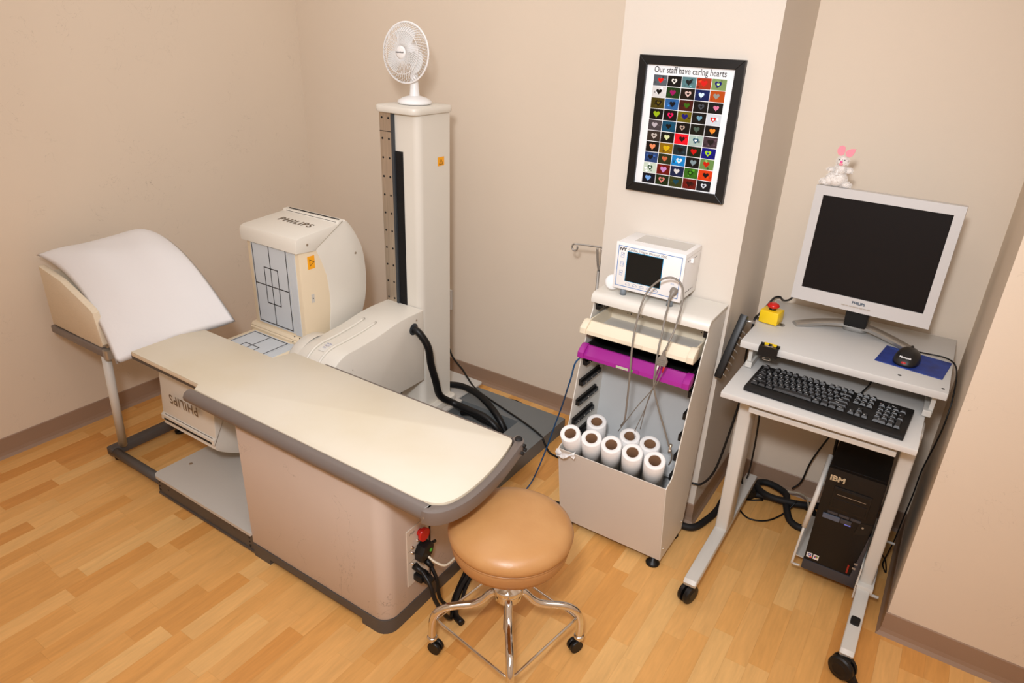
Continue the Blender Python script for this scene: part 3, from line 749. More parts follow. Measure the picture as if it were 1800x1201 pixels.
# ------------------------------------------------ white drawer cart
CX0, CX1 = 2.402, 2.867
ct = thing('drawer_cart', 'white upright supply cart with cream and purple drawers and open bin', 'cart', (2.63, -.73, 0))
side = [(-.840, .032), (-.908, .425), (-.898, .433), (-.870, .438), (-.850, .453), (-.840, .49), (-.788, .735), (-.724, .94), (-.708, .972), (-.703, 1.0), (-.703, 1.034), (-.69, 1.038), (-.52, 1.038), (-.512, 1.03), (-.60, .032)]
MB().prism(side, 'X', CX0, CX0+.004, bev=.001).build('side_panel', gwhite, ct)
MB().prism(side, 'X', CX1-.004, CX1, bev=.001).build('side_panel', gwhite, ct)
MB().prism([(-.840, .032), (-.908, .425), (-.9045, .4255), (-.8365, .034)], 'X', CX0+.004, CX1-.004).build('front_panel', gfront, ct)
tp = [(-.50, 1.048), (-.50, 1.040), (-.775, 1.040), (-.795, 1.028), (-.800, .985), (-.808, .985), (-.806, 1.030), (-.800, 1.042), (-.785, 1.049)]
tp = [(-.51, 1.043), (-.51, 1.033), (-.69, 1.032), (-.703, 1.026), (-.709, 1.016), (-.710, 1.004), (-.720, 1.004), (-.722, 1.018), (-.716, 1.033), (-.705, 1.041), (-.69, 1.043)]
MB().prism(tp, 'X', CX0-.004, CX1+.004, bev=.002).build('top', gwhite, ct, smooth=.7)
MB().prism([(-.603, .034), (-.512, 1.04), (-.5165, 1.04), (-.6075, .034)], 'X', CX0+.004, CX1-.004).build('back_panel', gin, ct)
MB().box(CX0+.004, CX1-.004, -.843, -.606, .05, .056).build('bottom', gin, ct)
MB().prism([(-.57, .36), (-.64, .30), (-.64, .29), (-.57, .35)], 'X', CX0+.004, CX1-.004).build('inner_ledge', gin, ct)
for x in (CX0+.03, CX1-.03):
    for y in (-.835, -.625):
        q = MB(); q.lathe([(0, 0), (.027, 0), (.029, .006), (.024, .012), (.012, .022), (.006, .032), (0, .034)], (x, y, 0), (0, 0, 1), 20); q.build('foot', black, ct)
q = MB()
for (y, z) in ((-.825, .085), (-.62, .085)): q.sphere((CX1, y, z), .005, 10)
build_each(q, 'screw', chrome, ct)
for (z, ys) in ((.985, -.690), (.765, -.760), (.680, -.780), (.595, -.795), (.515, -.815), (.435, -.83)):
    for sx in (0, 1):
        if sx == 0: x0_, x1_ = CX0+.004, CX0+.022
        else: x0_, x1_ = CX1-.022, CX1-.004
        yb = ys + .17
        r = MB().box(x0_, x1_, ys, yb, z-.020, z-.002, .001).box(x0_, x0_+(x1_-x0_)*.5 if sx == 0 else x1_, ys, yb, z-.002, z+.006).build('runner', black, ct)
        q = MB()
        for k in range(3):
            xx = x1_ if sx == 0 else x0_
            q.sphere((xx, ys+.03+k*.05, z-.011), .0035, 8)
        build_each(q, 'screw', chrome, r)
def drawer(name, m, z, yf, y_back, dark):
    x0_, x1_ = CX0+.012, CX1-.018
    d = MB(); 
    lip = [(yf+.004, z+.022), (yf-.004, z+.022), (yf-.010, z+.016), (yf-.030, z+.0), (yf-.040, z-.006), (yf-.042, z-.020), (yf-.034, z-.024), (yf-.02, z-.018), (yf+.004, z-.010)]
    d.prism(lip, 'X', x0_+.014, x1_-.014, bev=.002)
    lip2 = [(yf+.006, z+.025), (yf-.010, z+.026), (yf-.030, z+.014), (yf-.045, z+.002), (yf-.046, z-.020), (yf-.036, z-.026), (yf+.006, z-.012)]
    d.prism(lip2, 'X', x0_-.010, x0_+.016, bev=.003); d.prism(lip2, 'X', x1_-.016, x1_+.010, bev=.003)
    dr = d.build('drawer', m, ct, smooth=SM, label=name)
    q = MB(); q.box(x0_, x1_, yf+.004, y_back, z-.04, z-.036); q.build('drawer_bottom', dark, dr)
    q = MB(); q.box(x0_, x0_+.006, yf+.004, y_back, z-.036, z+.018); q.box(x1_-.006, x1_, yf+.004, y_back, z-.036, z+.018); q.box(x0_, x1_, y_back-.006, y_back, z-.036, z+.018); q.build('drawer_wall', m if m is creamp else blackm, dr)
    q = MB(); q.box(x0_+.15, x0_+.25, yf-.0445, yf-.040, z-.018, z-.004, .001); q.build('label_holder', m, dr)
    return dr
d1 = drawer('cream drawer front', creamp, .925, -.765, -.55, greyw)
q = MB()
for x in (2.49, 2.505, 2.54, 2.555, 2.80, 2.815): q.cyl((x, -.5565, .925), (x, -.5575, .925), .0025, 8)
build_each(q, 'rivet', ink, d1)
d2 = drawer('purple drawer front', purple, .822, -.768, -.57, blackm)
q = MB(); q.box(2.572, 2.622, -.8135, -.8120, .806, .816); q.build('label_sticker', mat('silver_label', (190, 200, 170), .4), d2)
MB().cyl((2.634, -.809, .811), (2.634, -.8140, .811), .0065, 14).build('dot_sticker', green, d2)
# paper rolls in the bin
R0 = .0405
rolls = [((2.444, -.895), (.0, -.02), 'paper roll at the bin corner trailing a torn sheet', .47), ((2.485, -.742), (.01, .02), 'rearmost paper roll at the left back of the bin', .0), ((2.526, -.868), (.0, 0), 'white paper roll directly right of the torn-sheet roll', 0),
         ((2.610, -.862), (.0, .0), 'third paper roll from the left in the front row', 0), ((2.643, -.760), (.0, .01), 'back-row paper roll with a dented oval core', 0), ((2.731, -.765), (0, .01), 'right-hand roll of the back row, ragged core edge', 0),
         ((2.700, -.862), (0, 0), 'second roll from the right in the front row', 0), ((2.792, -.862), (0, 0), 'rightmost paper roll in the front row of the bin', 0)]
for i, ((x, y), (tx, ty), lab, zz) in enumerate(rolls):
    top = V((x, y, .50)); bot = V((x-tx*1.0, y-ty*.5, .27))
    bot = V((x - .028, y + .088, .325)) if y < -.8 else V((x-.02, y+.060, .325))
    if i == 0: top = V((x, y, .505)); bot = V((x-.012, y+.10, .335))
    axv = (top-bot).normalized(); Lh = (top-bot).length
    t = thing('paper_roll', lab, 'paper roll', tuple(bot), group='paper rolls in the cart bin')
    MB().lathe([(.0235, 0), (R0, 0), (R0, Lh-.002), (R0-.002, Lh), (.024, Lh), (.0235, Lh-.001)], bot, axv, 36, closed=True).build('paper', paper, t)
    q = MB().lathe([(.0215, 0.001), (.0233, 0.001), (.0233, Lh-.003), (.0215, Lh-.003)], bot, axv, 28, closed=True)
    if i == 4:
        for v in q.bm.verts: v.co.x = bot.x + (v.co.x-bot.x)*.85
    q.build('core', card, t)
    pass
mb = MB(); G = []
for i in range(9):
    t_ = i/8; row = []
    for j in range(5):
        s_ = j/4; row.append(mb.bm.verts.new((2.408 + .085*t_, -.925 - .012*math.sin(t_*PI) + .006*math.sin(j*2.1+i), .440 + .012*t_ - .03*s_*(1-.3*t_) + .006*math.sin(i*1.7+j))))
    G.append(row)
for i in range(8):
    for j in range(4): mb.bm.faces.new((G[i][j], G[i+1][j], G[i+1][j+1], G[i][j+1])).smooth = True
for v in mb.bm.verts: v.co.y -= .012
tag(mb.build('torn_sheet', paper), 'torn loose paper end hanging over left corner of the cart bin', 'paper')

# ------------------------------------------------ trigger monitor on the cart
tm = thing('patient_monitor', 'white blue-bordered patient monitor with black screen on top of cart', 'monitor', (2.6, -.60, 1.043))
MX0, MX1, MYF, MYB, MZ0, MZ1 = 2.464, 2.734, -.668, -.506, 1.070, 1.250
MB().box(MX0, MX1, MYF, MYB, MZ0, MZ1, .003).build('case', whitep, tm, smooth=SM)
MB().box(MX0-.002, MX1+.002, MYF-.010, MYF, MZ0-.002, MZ1+.002, .003).build('bezel', whitep, tm, smooth=SM)
fy = MYF-.010
MB().box(MX0+.048, MX0+.188, fy-.002, fy+.001, MZ0+.036, MZ0+.150).build('screen', scrn2, tm)
mb = MB(); n = (0, -1, 0)
def rectl(mb, x0, z0, x1, z1, wd, y=fy):
    mb.line((x0, y, z0), (x1, y, z0), wd, n); mb.line((x1, y, z0), (x1, y, z1), wd, n); mb.line((x1, y, z1), (x0, y, z1), wd, n); mb.line((x0, y, z1), (x0, y, z0), wd, n)
rectl(mb, MX0+.010, MZ0+.012, MX1-.010, MZ1-.012, .0022)
for i in range(3):
    z = MZ0+.062+i*.035; rectl(mb, MX0+.022, z-.008, MX0+.034, z+.010, .001); mb.text(('IA', 'CD', 'X')[i], .009, (MX0+.028, fy, z+.001), (1, 0, 0), (0, 0, 1))
for i in range(5):
    c = V((MX0+.060+i*.0285, fy, MZ0+.020)); 
    P = [c + V((.0085*math.cos(a), 0, .0085*math.sin(a))) for a in [PI*k/10 for k in range(11)]]
    for a, b in zip(P, P[1:]): mb.line(a, b, .001, n)
    mb.line(P[0], P[-1], .001, n)
mb.text('ECG', .007, (MX1-.035, fy, MZ0+.064), (1, 0, 0), (0, 0, 1)); mb.text('IN', .007, (MX1-.024, fy, MZ0+.028), (1, 0, 0), (0, 0, 1)); mb.poly([V((MX1-.036+.003*math.cos(a), fy-.0006, MZ0+.028+.003*math.sin(a))) for a in [PI*k/4 for k in range(8)]])
mb.build('blue_print', blueln, tm)
mb = MB(); rectl(mb, MX0+.047, MZ0+.035, MX0+.189, MZ0+.151, .0022); mb.build('screen_border', cyanln, tm)
mb = MB(); mb.text('Cardiac Trigger Monitor 3000', .0125, (MX0+.125, fy, MZ1-.0215), (1, 0, 0), (0, 0, 1)); mb.text('IVY', .016, (MX0+.028, fy, MZ1-.024), (1, 0, 0), (0, 0, 1), bold=.0009, sx=1.1)
mb.poly([(MX0+.030, fy-.0006, MZ0+.138), (MX0+.034, fy-.0006, MZ0+.138), (MX0+.034, fy-.0006, MZ0+.142), (MX0+.030, fy-.0006, MZ0+.142)])
mb.build('lettering', ink, tm)
mb = MB()
for i in range(6):
    y = MYF+.022+i*.018
    if i != 2: mb.box(MX1-.0005, MX1+.0006, y, y+.008, MZ1-.034, MZ1-.031)
    mb.box(MX1-.0005, MX1+.0006, y, y+.008, MZ0+.022, MZ0+.025)
build_each(mb, 'vent_slot', ink, tm)
MB().box(MX1-.001, MX1+.010, MYF+.054, MYF+.064, MZ1-.044, MZ1-.026, .002).build('latch', whitep, tm)
MB().box(MX1-.0005, MX1+.0006, MYF+.004, MYB-.004, MZ1-.0175, MZ1-.0165).build('case_seam', greyw, tm)
MB().box(MX0+.05, MX1-.02, MYF+.04, MYB-.02, MZ1-.0005, MZ1+.0015).build('top_plate', greyw, tm)
for x in (MX0+.04, MX1-.04):
    for y in (MYF+.004, MYB-.02): MB().cyl((x, y, 1.043), (x, y, MZ0), .0125, 18, .011).build('foot', mat('foot_grey', (120, 128, 135), .5), tm)
tag(MB().lathe([(0, 0), (.026, 0), (.03, .006), (.03, .014), (.024, .02), (0, .021)], (2.447, -.640, 1.075), (.35, -1, .25), 28).build('paddle', whitep, M=None), 'round white plastic disc at left side of the patient monitor', 'disc')
plug = thing('lead_plug', 'grey bulbous lead plug in the front of the patient monitor', 'plug', (2.70, -.69, 1.115))
MB().lathe([(0, 0), (.013, 0), (.015, .007), (.014, .018), (.008, .027), (.0055, .048), (0, .05)], (2.712, fy, 1.118), (-.1, -.70, -.68), 24).build('plug_body', cablegrey, plug)
pe = V((2.712, fy, 1.118)) + V((-.1, -.70, -.68)).normalized()*.048
tag(MB().tube([pe, (2.714, -.735, 1.062), (2.720, -.768, 1.035), (2.727, -.795, .985), (2.734, -.83, .946), (2.737, -.842, .86), (2.741, -.842, .791), (2.764, -.82, .693), (2.790, -.80, .608), (2.815, -.79, .535)], .0035, 8, 8).build('lead_cable', cablegrey), 'grey lead cable hanging straight down from the monitor plug', 'cable')
tag(MB().tube([(2.60, -.76, .53), (2.628, -.80, .589), (2.636, -.82, .698), (2.639, -.835, .827), (2.637, -.838, .92), (2.631, -.815, .989), (2.634, -.79, 1.073), (2.646, -.77, 1.125), (2.679, -.76, 1.167), (2.716, -.75, 1.183), (2.751, -.75, 1.172), (2.773, -.77, 1.145), (2.781, -.79, 1.10), (2.778, -.81, 1.03), (2.773, -.84, .984), (2.766, -.847, .948)], .0038, 8, 8).build('lead_cable', cablegrey),
    'grey trunk cable looping high over the monitor front down to the splitter', 'cable')
sp = thing('lead_splitter', 'grey ridged lead splitter block hanging before the drawers', 'connector', (2.76, -.852, .889))
MB().prism([(2.746, .889), (2.776, .889), (2.781, .906), (2.775, .922), (2.769, .929), (2.767, .95), (2.761, .95), (2.757, .929), (2.749, .922), (2.742, .906)], 'Y', -.860, -.845, bev=.002).build('splitter_body', cablegrey, sp)
for i in range(4): MB().box(2.749, 2.774, -.862, -.860, .893+i*.007, .896+i*.007).build('ridge', cablegrey, sp)
MB().cyl((2.750, -.852, .890), (2.745, -.852, .862), .0038, 10, .002).build('lead_tip', whitep, sp, label='white lead tip'); MB().cyl((2.772, -.852, .890), (2.768, -.852, .862), .0042, 10, .002).build('lead_tip', red, sp, label='red lead tip')
ends = [((2.745, -.852, .862), [(2.741, -.845, .791), (2.675, -.81, .669), (2.591, -.76, .502)], 'leftmost thin grey lead fanning down from the splitter into the bin'),
        ((2.759, -.852, .889), [(2.735, -.84, .77), (2.700, -.80, .65), (2.66, -.76, .53)], 'middle thin grey lead fanning down from the splitter'),
        ((2.768, -.852, .862), [(2.750, -.845, .806), (2.719, -.82, .726), (2.683, -.765, .55)], 'thin grey lead running down from the red tip')]
for a, P, lab in ends: tag(MB().tube([a] + P, .0018, 6, 8).build('lead_wire', cablegrey), lab, 'cable', 'thin leads below the splitter')
q = MB().tube([(2.822, -.785, .515), (2.83, -.78, .48), (2.82, -.77, .44)], .003, 6, 4); q.cyl((2.818, -.79, .505), (2.822, -.79, .545), .004, 8, .006); q.sphere((2.822, -.792, .518), .008, 10)
tag(q.build('lead_clip', steel), 'small metal lead clip hanging inside right side of the bin', 'clip')
# IV pole behind the cart
iv = thing('infusion_pole', 'steel infusion pole with hook behind the left of the cart', 'pole', (2.185, -.22, 0))
MB().cyl((2.185, -.22, 0.02), (2.185, -.22, .95), .009, 14).build('pole', silver2, iv)
MB().tube([(2.185, -.22, .95), (2.177, -.224, .99), (2.172, -.227, 1.04), (2.170, -.228, 1.058)], .0055, 8, 4).build('crook', silver2, iv)
MB().tube([(2.185, -.22, .95), (2.192, -.216, .99), (2.190, -.218, 1.04), (2.188, -.22, 1.058)], .0055, 8, 4).build('crook', silver2, iv)
hk = [(2.285, -.20, 1.065), (2.10, -.232, 1.062)] + [(2.062 + .014*math.cos(a), -.243, 1.045 + .016*math.sin(a)) for a in [PI/2 + k*PI/6 for k in range(0, 11)]]
MB().tube(hk, .0042, 8, 3).build('hook', silver2, iv)
q = MB()
for k in range(4):
    a = k*PI/2+.4; q.tube([(2.185, -.22, .03), (2.185+.10*math.cos(a), -.22+.10*math.sin(a), .012)], .009, 8)
q.build('base', silver2, iv)

# ------------------------------------------------ framed heart poster on the pillar
pc = thing('picture_frame', 'black framed poster of fifty heart photographs on the white pillar', 'picture', (2.595, PY, 1.65))
FX0, FX1, FZ0, FZ1, FB = 2.406, 2.786, 1.414, 1.896, .031
for nm, P in (('a', [(FX0, FZ0), (FX1, FZ0), (FX1-FB, FZ0+FB), (FX0+FB, FZ0+FB)]), ('b', [(FX0, FZ1), (FX0+FB, FZ1-FB), (FX1-FB, FZ1-FB), (FX1, FZ1)]), ('c', [(FX0, FZ0), (FX0+FB, FZ0+FB), (FX0+FB, FZ1-FB), (FX0, FZ1)]), ('d', [(FX1, FZ0), (FX1, FZ1), (FX1-FB, FZ1-FB), (FX1-FB, FZ0+FB)])):
    MB().prism(P, 'Y', PY-.022, PY, bev=.0015).build('frame_bar', black, pc)
yp = PY-.012
po = MB().box(FX0+FB-.002, FX1-FB+.002, yp, PY-.002, FZ0+FB-.002, FZ1-FB+.002).build('poster', mat('poster_paper', (238, 240, 242), .35), pc)
HC = [ # per picture: background, heart
 ('9aa0a6', 'f0402c'), ('20282c', 'f0f0ec'), ('9ab8bc', '4c5a60'), ('d07850', 'e85a50'), ('b8c8a0', '3040b0'),
 ('e8e8e8', '181c20'), ('4c7a3c', 'c838a0'), ('4a3024', 'eadcd8'), ('0c5a98', 'e8f4fc'), ('d89030', 'c4c4c0'),
 ('8a8020', '4a2c1c'), ('6aa0c8', '1c2c50'), ('8a4a34', '7aa840'), ('202428', '8a9098'), ('28343c', 'e8b4c8'),
 ('101820', 'c8d850'), ('141018', 'f040a0'), ('a8a010', '5048b0'), ('202428', 'a8c8d4'), ('e4e8ec', 'e85020'),
 ('8a8488', 'd8d4d8'), ('1c90a8', '101c20'), ('282020', 'd8ccc4'), ('283020', '90a098'), ('141820', 'f0c070'),
 ('787068', 'e0dcd8'), ('1c2418', 'e8ecd0'), ('f02860', '701828'), ('d0dcd8', '2090a8'), ('887880', '50444c'),
 ('302018', 'f0c0a0'), ('c0a818', 'e8d820'), ('506870', '182024'), ('305828', 'e02020'), ('1020b0', 'd0e820'),
 ('6888b0', '283850'), ('687048', 'e0a888'), ('38b8e0', 'f0f4f4'), ('202428', 'b8c4c8'), ('a8c090', 'e06018'),
 ('e0e8e0', '208860'), ('a83820', 'e0c0e0'), ('3c5c88', 'e8e8e8'), ('78a850', '3c8018'), ('e88030', '182038'),
 ('183858', 'b0d0f0'), ('486830', 'e8b8b0'), ('788050', '188898'), ('a84838', '702820'), ('48505c', 'e8ecf0')]
def hx(s_): return lin(tuple(int(s_[i:i+2], 16) for i in (0, 2, 4)))
mb = MB(); GX0, GXW, GZ0, GZH = FX0+.060, .0535, FZ1-.064, .0385
rp_ = random.Random(5)
for k, (bgc, hc_) in enumerate(HC):
    r, c = divmod(k, 5); x0_ = GX0 + c*GXW; z1_ = GZ0 - r*GZH; x1_ = x0_+GXW-.0022; z0_ = z1_-GZH+.0022
    bg = hx(bgc); f = V(bg)
    mb.poly([(x0_, yp-.0005, z0_), (x1_, yp-.0005, z0_), (x1_, yp-.0005, z1_), (x0_, yp-.0005, z1_)], bg)
    for q in range(5):   # loose colour patches around the heart
        cx = rp_.uniform(x0_+.006, x1_-.006); cz = rp_.uniform(z0_+.005, z1_-.005); sc = rp_.uniform(.5, 1.6)
        cc = [min(1, v*sc+.01) for v in bg]; n_ = 6; rr_ = rp_.uniform(.003, .0055)
        mb.poly([(cx+rr_*math.cos(a*2*PI/n_), yp-.0007-q*.00002, cz+rr_*.8*math.sin(a*2*PI/n_)) for a in range(n_)], cc)
    cx, cz = (x0_+x1_)/2 + rp_.uniform(-.003, .003), (z0_+z1_)/2 + .001; hs_ = rp_.uniform(.00078, .00098)
    P = []
    for i in range(20):
        t_ = 2*PI*i/20; P.append((cx + 16*math.sin(t_)**3*hs_*.8, yp-.0010, cz + (13*math.cos(t_)-5*math.cos(2*t_)-2*math.cos(3*t_)-math.cos(4*t_))*hs_*.8))
    mb.poly(P[::-1], hx(hc_))
    inner = [(cx+(p[0]-cx)*.45, yp-.0012, cz+(p[2]-cz)*.45) for p in P]
    if k % 3 == 1: mb.poly(inner[::-1], [min(1, v*1.5+.03) for v in bg])
mb.build('picture_print', colattr_mat('print_colours', .3), po)
MB().text('Our staff have caring hearts', .0300, (FX0+.190, yp, FZ1-FB-.016), (1, 0, 0), (0, 0, 1), sx=.78, bold=.0002, depth=.0006).build('lettering', ink, po)

# ------------------------------------------------ computer desk
DX0, DX1, DY0, DY1, DZ = 2.950, 3.630, -.556, -.022, .935
dk = thing('computer_desk', 'light grey computer desk on casters with pull-out keyboard tray', 'desk', (3.29, -.4, 0))
MB().box(DX0, DX1, DY0, DY1, DZ-.028, DZ, .003).build('desk_top', desk, dk, smooth=SM)
tr = MB().box(2.962, 3.590, -.765, -.25, .790, .812, .003).build('keyboard_tray', desk, dk, smooth=SM)
for x in (2.976, 3.592):
    MB().box(x, x+.014, -.50, -.06, .812, DZ-.028).build('bracket', deskf, dk)
    MB().box(x-.003+(0.0 if x < 3.2 else -.012), x+.022+(.0 if x < 3.2 else -.010), -.515, -.06, .815, .838, .002).build('slide_rail', deskf, dk)
MB().box(3.060, 3.538, -.725, -.70, .742, .762, .003).build('front_bar', deskf, dk)
for xa in (3.08, 3.50): MB().box(xa, xa+.016, -.71, -.30, .760, .790).build('tray_runner', deskf, dk)
mb = MB().cyl((3.480, -.505, DZ), (3.480, -.505, DZ+.0008), .006, 12); mb.cyl((3.612, -.525, DZ), (3.612, -.525, DZ+.0008), .005, 12); build_each(mb, 'screw_cap', ink, dk)
for (x0_, x1_) in ((3.0, 3.05), (3.552, 3.598)):
    MB().box(x0_, x1_, -.60, -.50, .105, .79, .008, 3).build('upright', deskf, dk, smooth=SM)
    MB().prism([(-.955, .078), (-.963, .096), (-.950, .108), (-.60, .112), (-.13, .110), (-.118, .098), (-.125, .078)], 'X', x0_, x1_, bev=.006).build('foot_bar', deskf, dk, smooth=SM)
MB().box(3.10, 3.55, -.52, -.49, .775, .79).build('cross_rail', deskf, dk)
MB().vbox(3.560, 3.590, -.825, -.785, .109, .1165, .008).build('cover_cap', black, dk)
MB().box(3.545, 3.606, -.625, -.475, .098, .125, .004).build('clamp', deskf, dk, smooth=SM)
def caster(c, ang, r=.033, lever=False):
    M = Matrix.Translation(V(c)) @ Matrix.Rotation(ang, 4, 'Z')
    q = MB()
    for sd in (-1, 1): q.lathe([(0, sd*.026), (r*.55, sd*.026), (r*.62, sd*.024), (r*.9, sd*.022), (r, sd*.016), (r, sd*.005), (0, sd*.005)], (0, 0, r), (0, 1, 0), 28)
    q.box(-.012, .012, -.005, .005, r, r+.028); q.lathe([(0, 0), (.014, 0), (.014, .006), (0, .008)], (.006, 0, r*1.75), (0, 0, 1), 14)
    if lever: q.prism([(r*.6, .0), (r*1.25, -.0), (r*1.45, .012), (r*1.1, .03), (r*.8, .05), (r*.5, .055)], 'Y', -.008, .008, bev=.002)
    for v in q.bm.verts: v.co = M @ v.co
    bmesh.ops.recalc_face_normals(q.bm, faces=q.bm.faces[:])
    q.build('caster', black, dk, smooth=.5)
caster((3.022, -.945, 0), 1.25, .039); caster((3.575, -.962, 0), -.35, .043, True); caster((3.03, -.16, 0), .5); caster((3.575, -.16, 0), 2.0)
# tower computer in its holder
hol = thing('computer_holder', 'pale metal bracket hugging the black computer beneath the desk', 'holder', (3.45, -.5, .06))
MB().box(3.546, 3.551, -.625, -.18, .058, .20).build('side_plate', deskf, hol)
MB().box(3.31, 3.551, -.50, -.20, .050, .056).build('bottom_plate', deskf, hol)
MB().tube([(3.340, -.45, .52), (3.337, -.57, .42), (3.325, -.60, .27)], .0095, 12).build('sleeve', deskf, hol)
MB().tube([(3.325, -.60, .27), (3.318, -.615, .12), (3.32, -.61, .095), (3.345, -.60, .088)], .0048, 8, 4).build('rod', deskf, hol)
MB().tube([(3.545, -.605, .088), (3.63, -.605, .088)], .006, 10).build('rod', deskf, hol)
MB().tube([(3.545, -.40, .20), (3.635, -.40, .20)], .005, 10).build('rod', deskf, hol)
TX0, TX1, TY0, TY1, TZ0, TZ1 = 3.352, 3.545, -.578, -.16, .066, .545
tw = thing('tower_computer', 'black tower computer hanging under the desk above the floor', 'computer', (3.45, -.37, .066))
MB().box(TX0, TX1, TY0+.02, TY1, TZ0+.004, TZ1, .003).build('case', towerm, tw, smooth=SM)
fb = MB().prism([(TX0, TZ0+.045), (TX1-.028, TZ0+.045), (TX1-.004, TZ0+.17), (TX1-.004, TZ0+.25), (TX1, TZ0+.29), (TX1, TZ1), (TX0, TZ1)], 'Y', TY0, TY0+.02, bev=.003).build('front_bezel', towerm, tw, smooth=SM)
MB().prism([(TX0-.002, TZ0), (TX1, TZ0), (TX1, TZ0+.26), (TX1-.004, TZ0+.24), (TX1-.026, TZ0+.045), (TX0-.002, TZ0+.045)], 'Y', TY0-.003, TY0+.019, bev=.002).build('lower_bezel', toweredge, tw, smooth=SM)
yf = TY0
b1 = MB().box(TX0+.035, TX1-.030, yf-.005, yf, TZ1-.165, TZ1-.068, .002).build('drive_bay', black, tw, smooth=SM)
MB().box(TX0+.042, TX1-.037, yf-.007, yf-.004, TZ1-.110, TZ1-.074, .001).build('drive_door', towerm, b1)
MB().box(TX0+.042, TX1-.037, yf-.007, yf-.004, TZ1-.158, TZ1-.116, .001).build('drive_door', towerm, b1)
MB().box(TX0+.05, TX1-.045, yf-.0075, yf-.006, TZ1-.098, TZ1-.0965).build('tray_line', silver2, b1)
for i in range(3): MB().box(TX0+.035+i*.040, TX0+.070+i*.040, yf-.003, yf, TZ1-.190, TZ1-.180).build('slot_button', toweredge, tw)
fp_ = MB().box(TX0+.022, TX0+.082, yf-.006, yf, TZ1-.215, TZ1-.195, .001).build('floppy_panel', mat('slate_blue', (84, 92, 108), .4), tw)
MB().box(TX0+.084, TX0+.122, yf-.005, yf, TZ1-.214, TZ1-.196, .001).build('media_panel', toweredge, tw)
MB().box(TX0+.100, TX0+.122, yf-.0055, yf-.004, TZ1-.216, TZ1-.212).build('indicator', mat('indicator_blue', (120, 130, 235), .3), tw)
MB().cyl((TX1-.032, yf-.003, TZ0+.275), (TX1-.032, yf, TZ0+.275), .004, 10).build('power_light', silver2, tw)
MB().prism([(TX1-.055, TZ0+.235), (TX1-.010, TZ0+.25), (TX1-.004, TZ0+.30), (TX1-.045, TZ0+.29)], 'Y', yf-.002, yf).build('power_plate', black, tw)
q = MB()
for i in range(2): q.box(TX1-.026+i*.003, TX1-.014+i*.003, yf-.0045, yf-.003, TZ0+.085+i*.022, TZ0+.093+i*.022)
build_each(q, 'usb_port', silver2, tw)
MB().box(TX1-.042, TX1-.036, yf-.002, yf+.001, TZ0+.055, TZ0+.095).build('red_tab', mat('dark_red', (150, 30, 20), .4), tw)
mb = MB(); mb.text('IBM', .030, (TX0+.038, yf, TZ1-.040), (1, 0, 0), (0, 0, 1), bold=.0012, sx=1.1, depth=.001)
lg_ = mb.build('lettering', mat('gold_letters', (230, 205, 165), .4), tw)
mb = MB()
for i in range(7):   # the logo is cut by thin horizontal stripes
    z = TZ1-.052 + i*.0035; mb.poly([(TX0+.006, yf-.0016, z), (TX0+.072, yf-.0016, z), (TX0+.072, yf-.0016, z+.0009), (TX0+.006, yf-.0016, z+.0009)])
mb.build('letter_stripe', towerm, tw)
stw = mat('sticker_white', (232, 226, 220), .4)
for i, x in enumerate((TX0+.006, TX0+.030)):
    s_ = MB().box(x, x+.020, yf-.0012, yf, TZ0+.060, TZ0+.082).build('sticker', stw, tw)
    q = MB()
    if i == 0:
        q.poly([(x+.010+.007*math.cos(a), yf-.0018, TZ0+.074+.006*math.sin(a)) for a in [2*PI*k/12 for k in range(12)]], lin((70, 90, 190))); q.poly([(x+.010+.004*math.cos(a), yf-.0022, TZ0+.074+.003*math.sin(a)) for a in [2*PI*k/12 for k in range(12)]], lin((230, 230, 240)))
        q.poly([(x+.012, yf-.0018, TZ0+.061), (x+.0195, yf-.0018, TZ0+.061), (x+.0195, yf-.0018, TZ0+.067), (x+.012, yf-.0018, TZ0+.067)], lin((240, 120, 20)))
    else:
        for (a, b, cc) in ((0, 1, (225, 80, 30)), (1, 1, (110, 180, 50)), (0, 0, (50, 120, 210)), (1, 0, (250, 200, 30))):
            q.poly([(x+.004+a*.0062, yf-.0018, TZ0+.067+b*.0055), (x+.0095+a*.0062, yf-.0018, TZ0+.068+b*.0055), (x+.0095+a*.0062, yf-.0018, TZ0+.073+b*.0055), (x+.004+a*.0062, yf-.0018, TZ0+.072+b*.0055)], lin(cc))
    q.build('sticker_print', colattr_mat('sticker_colours'), s_)

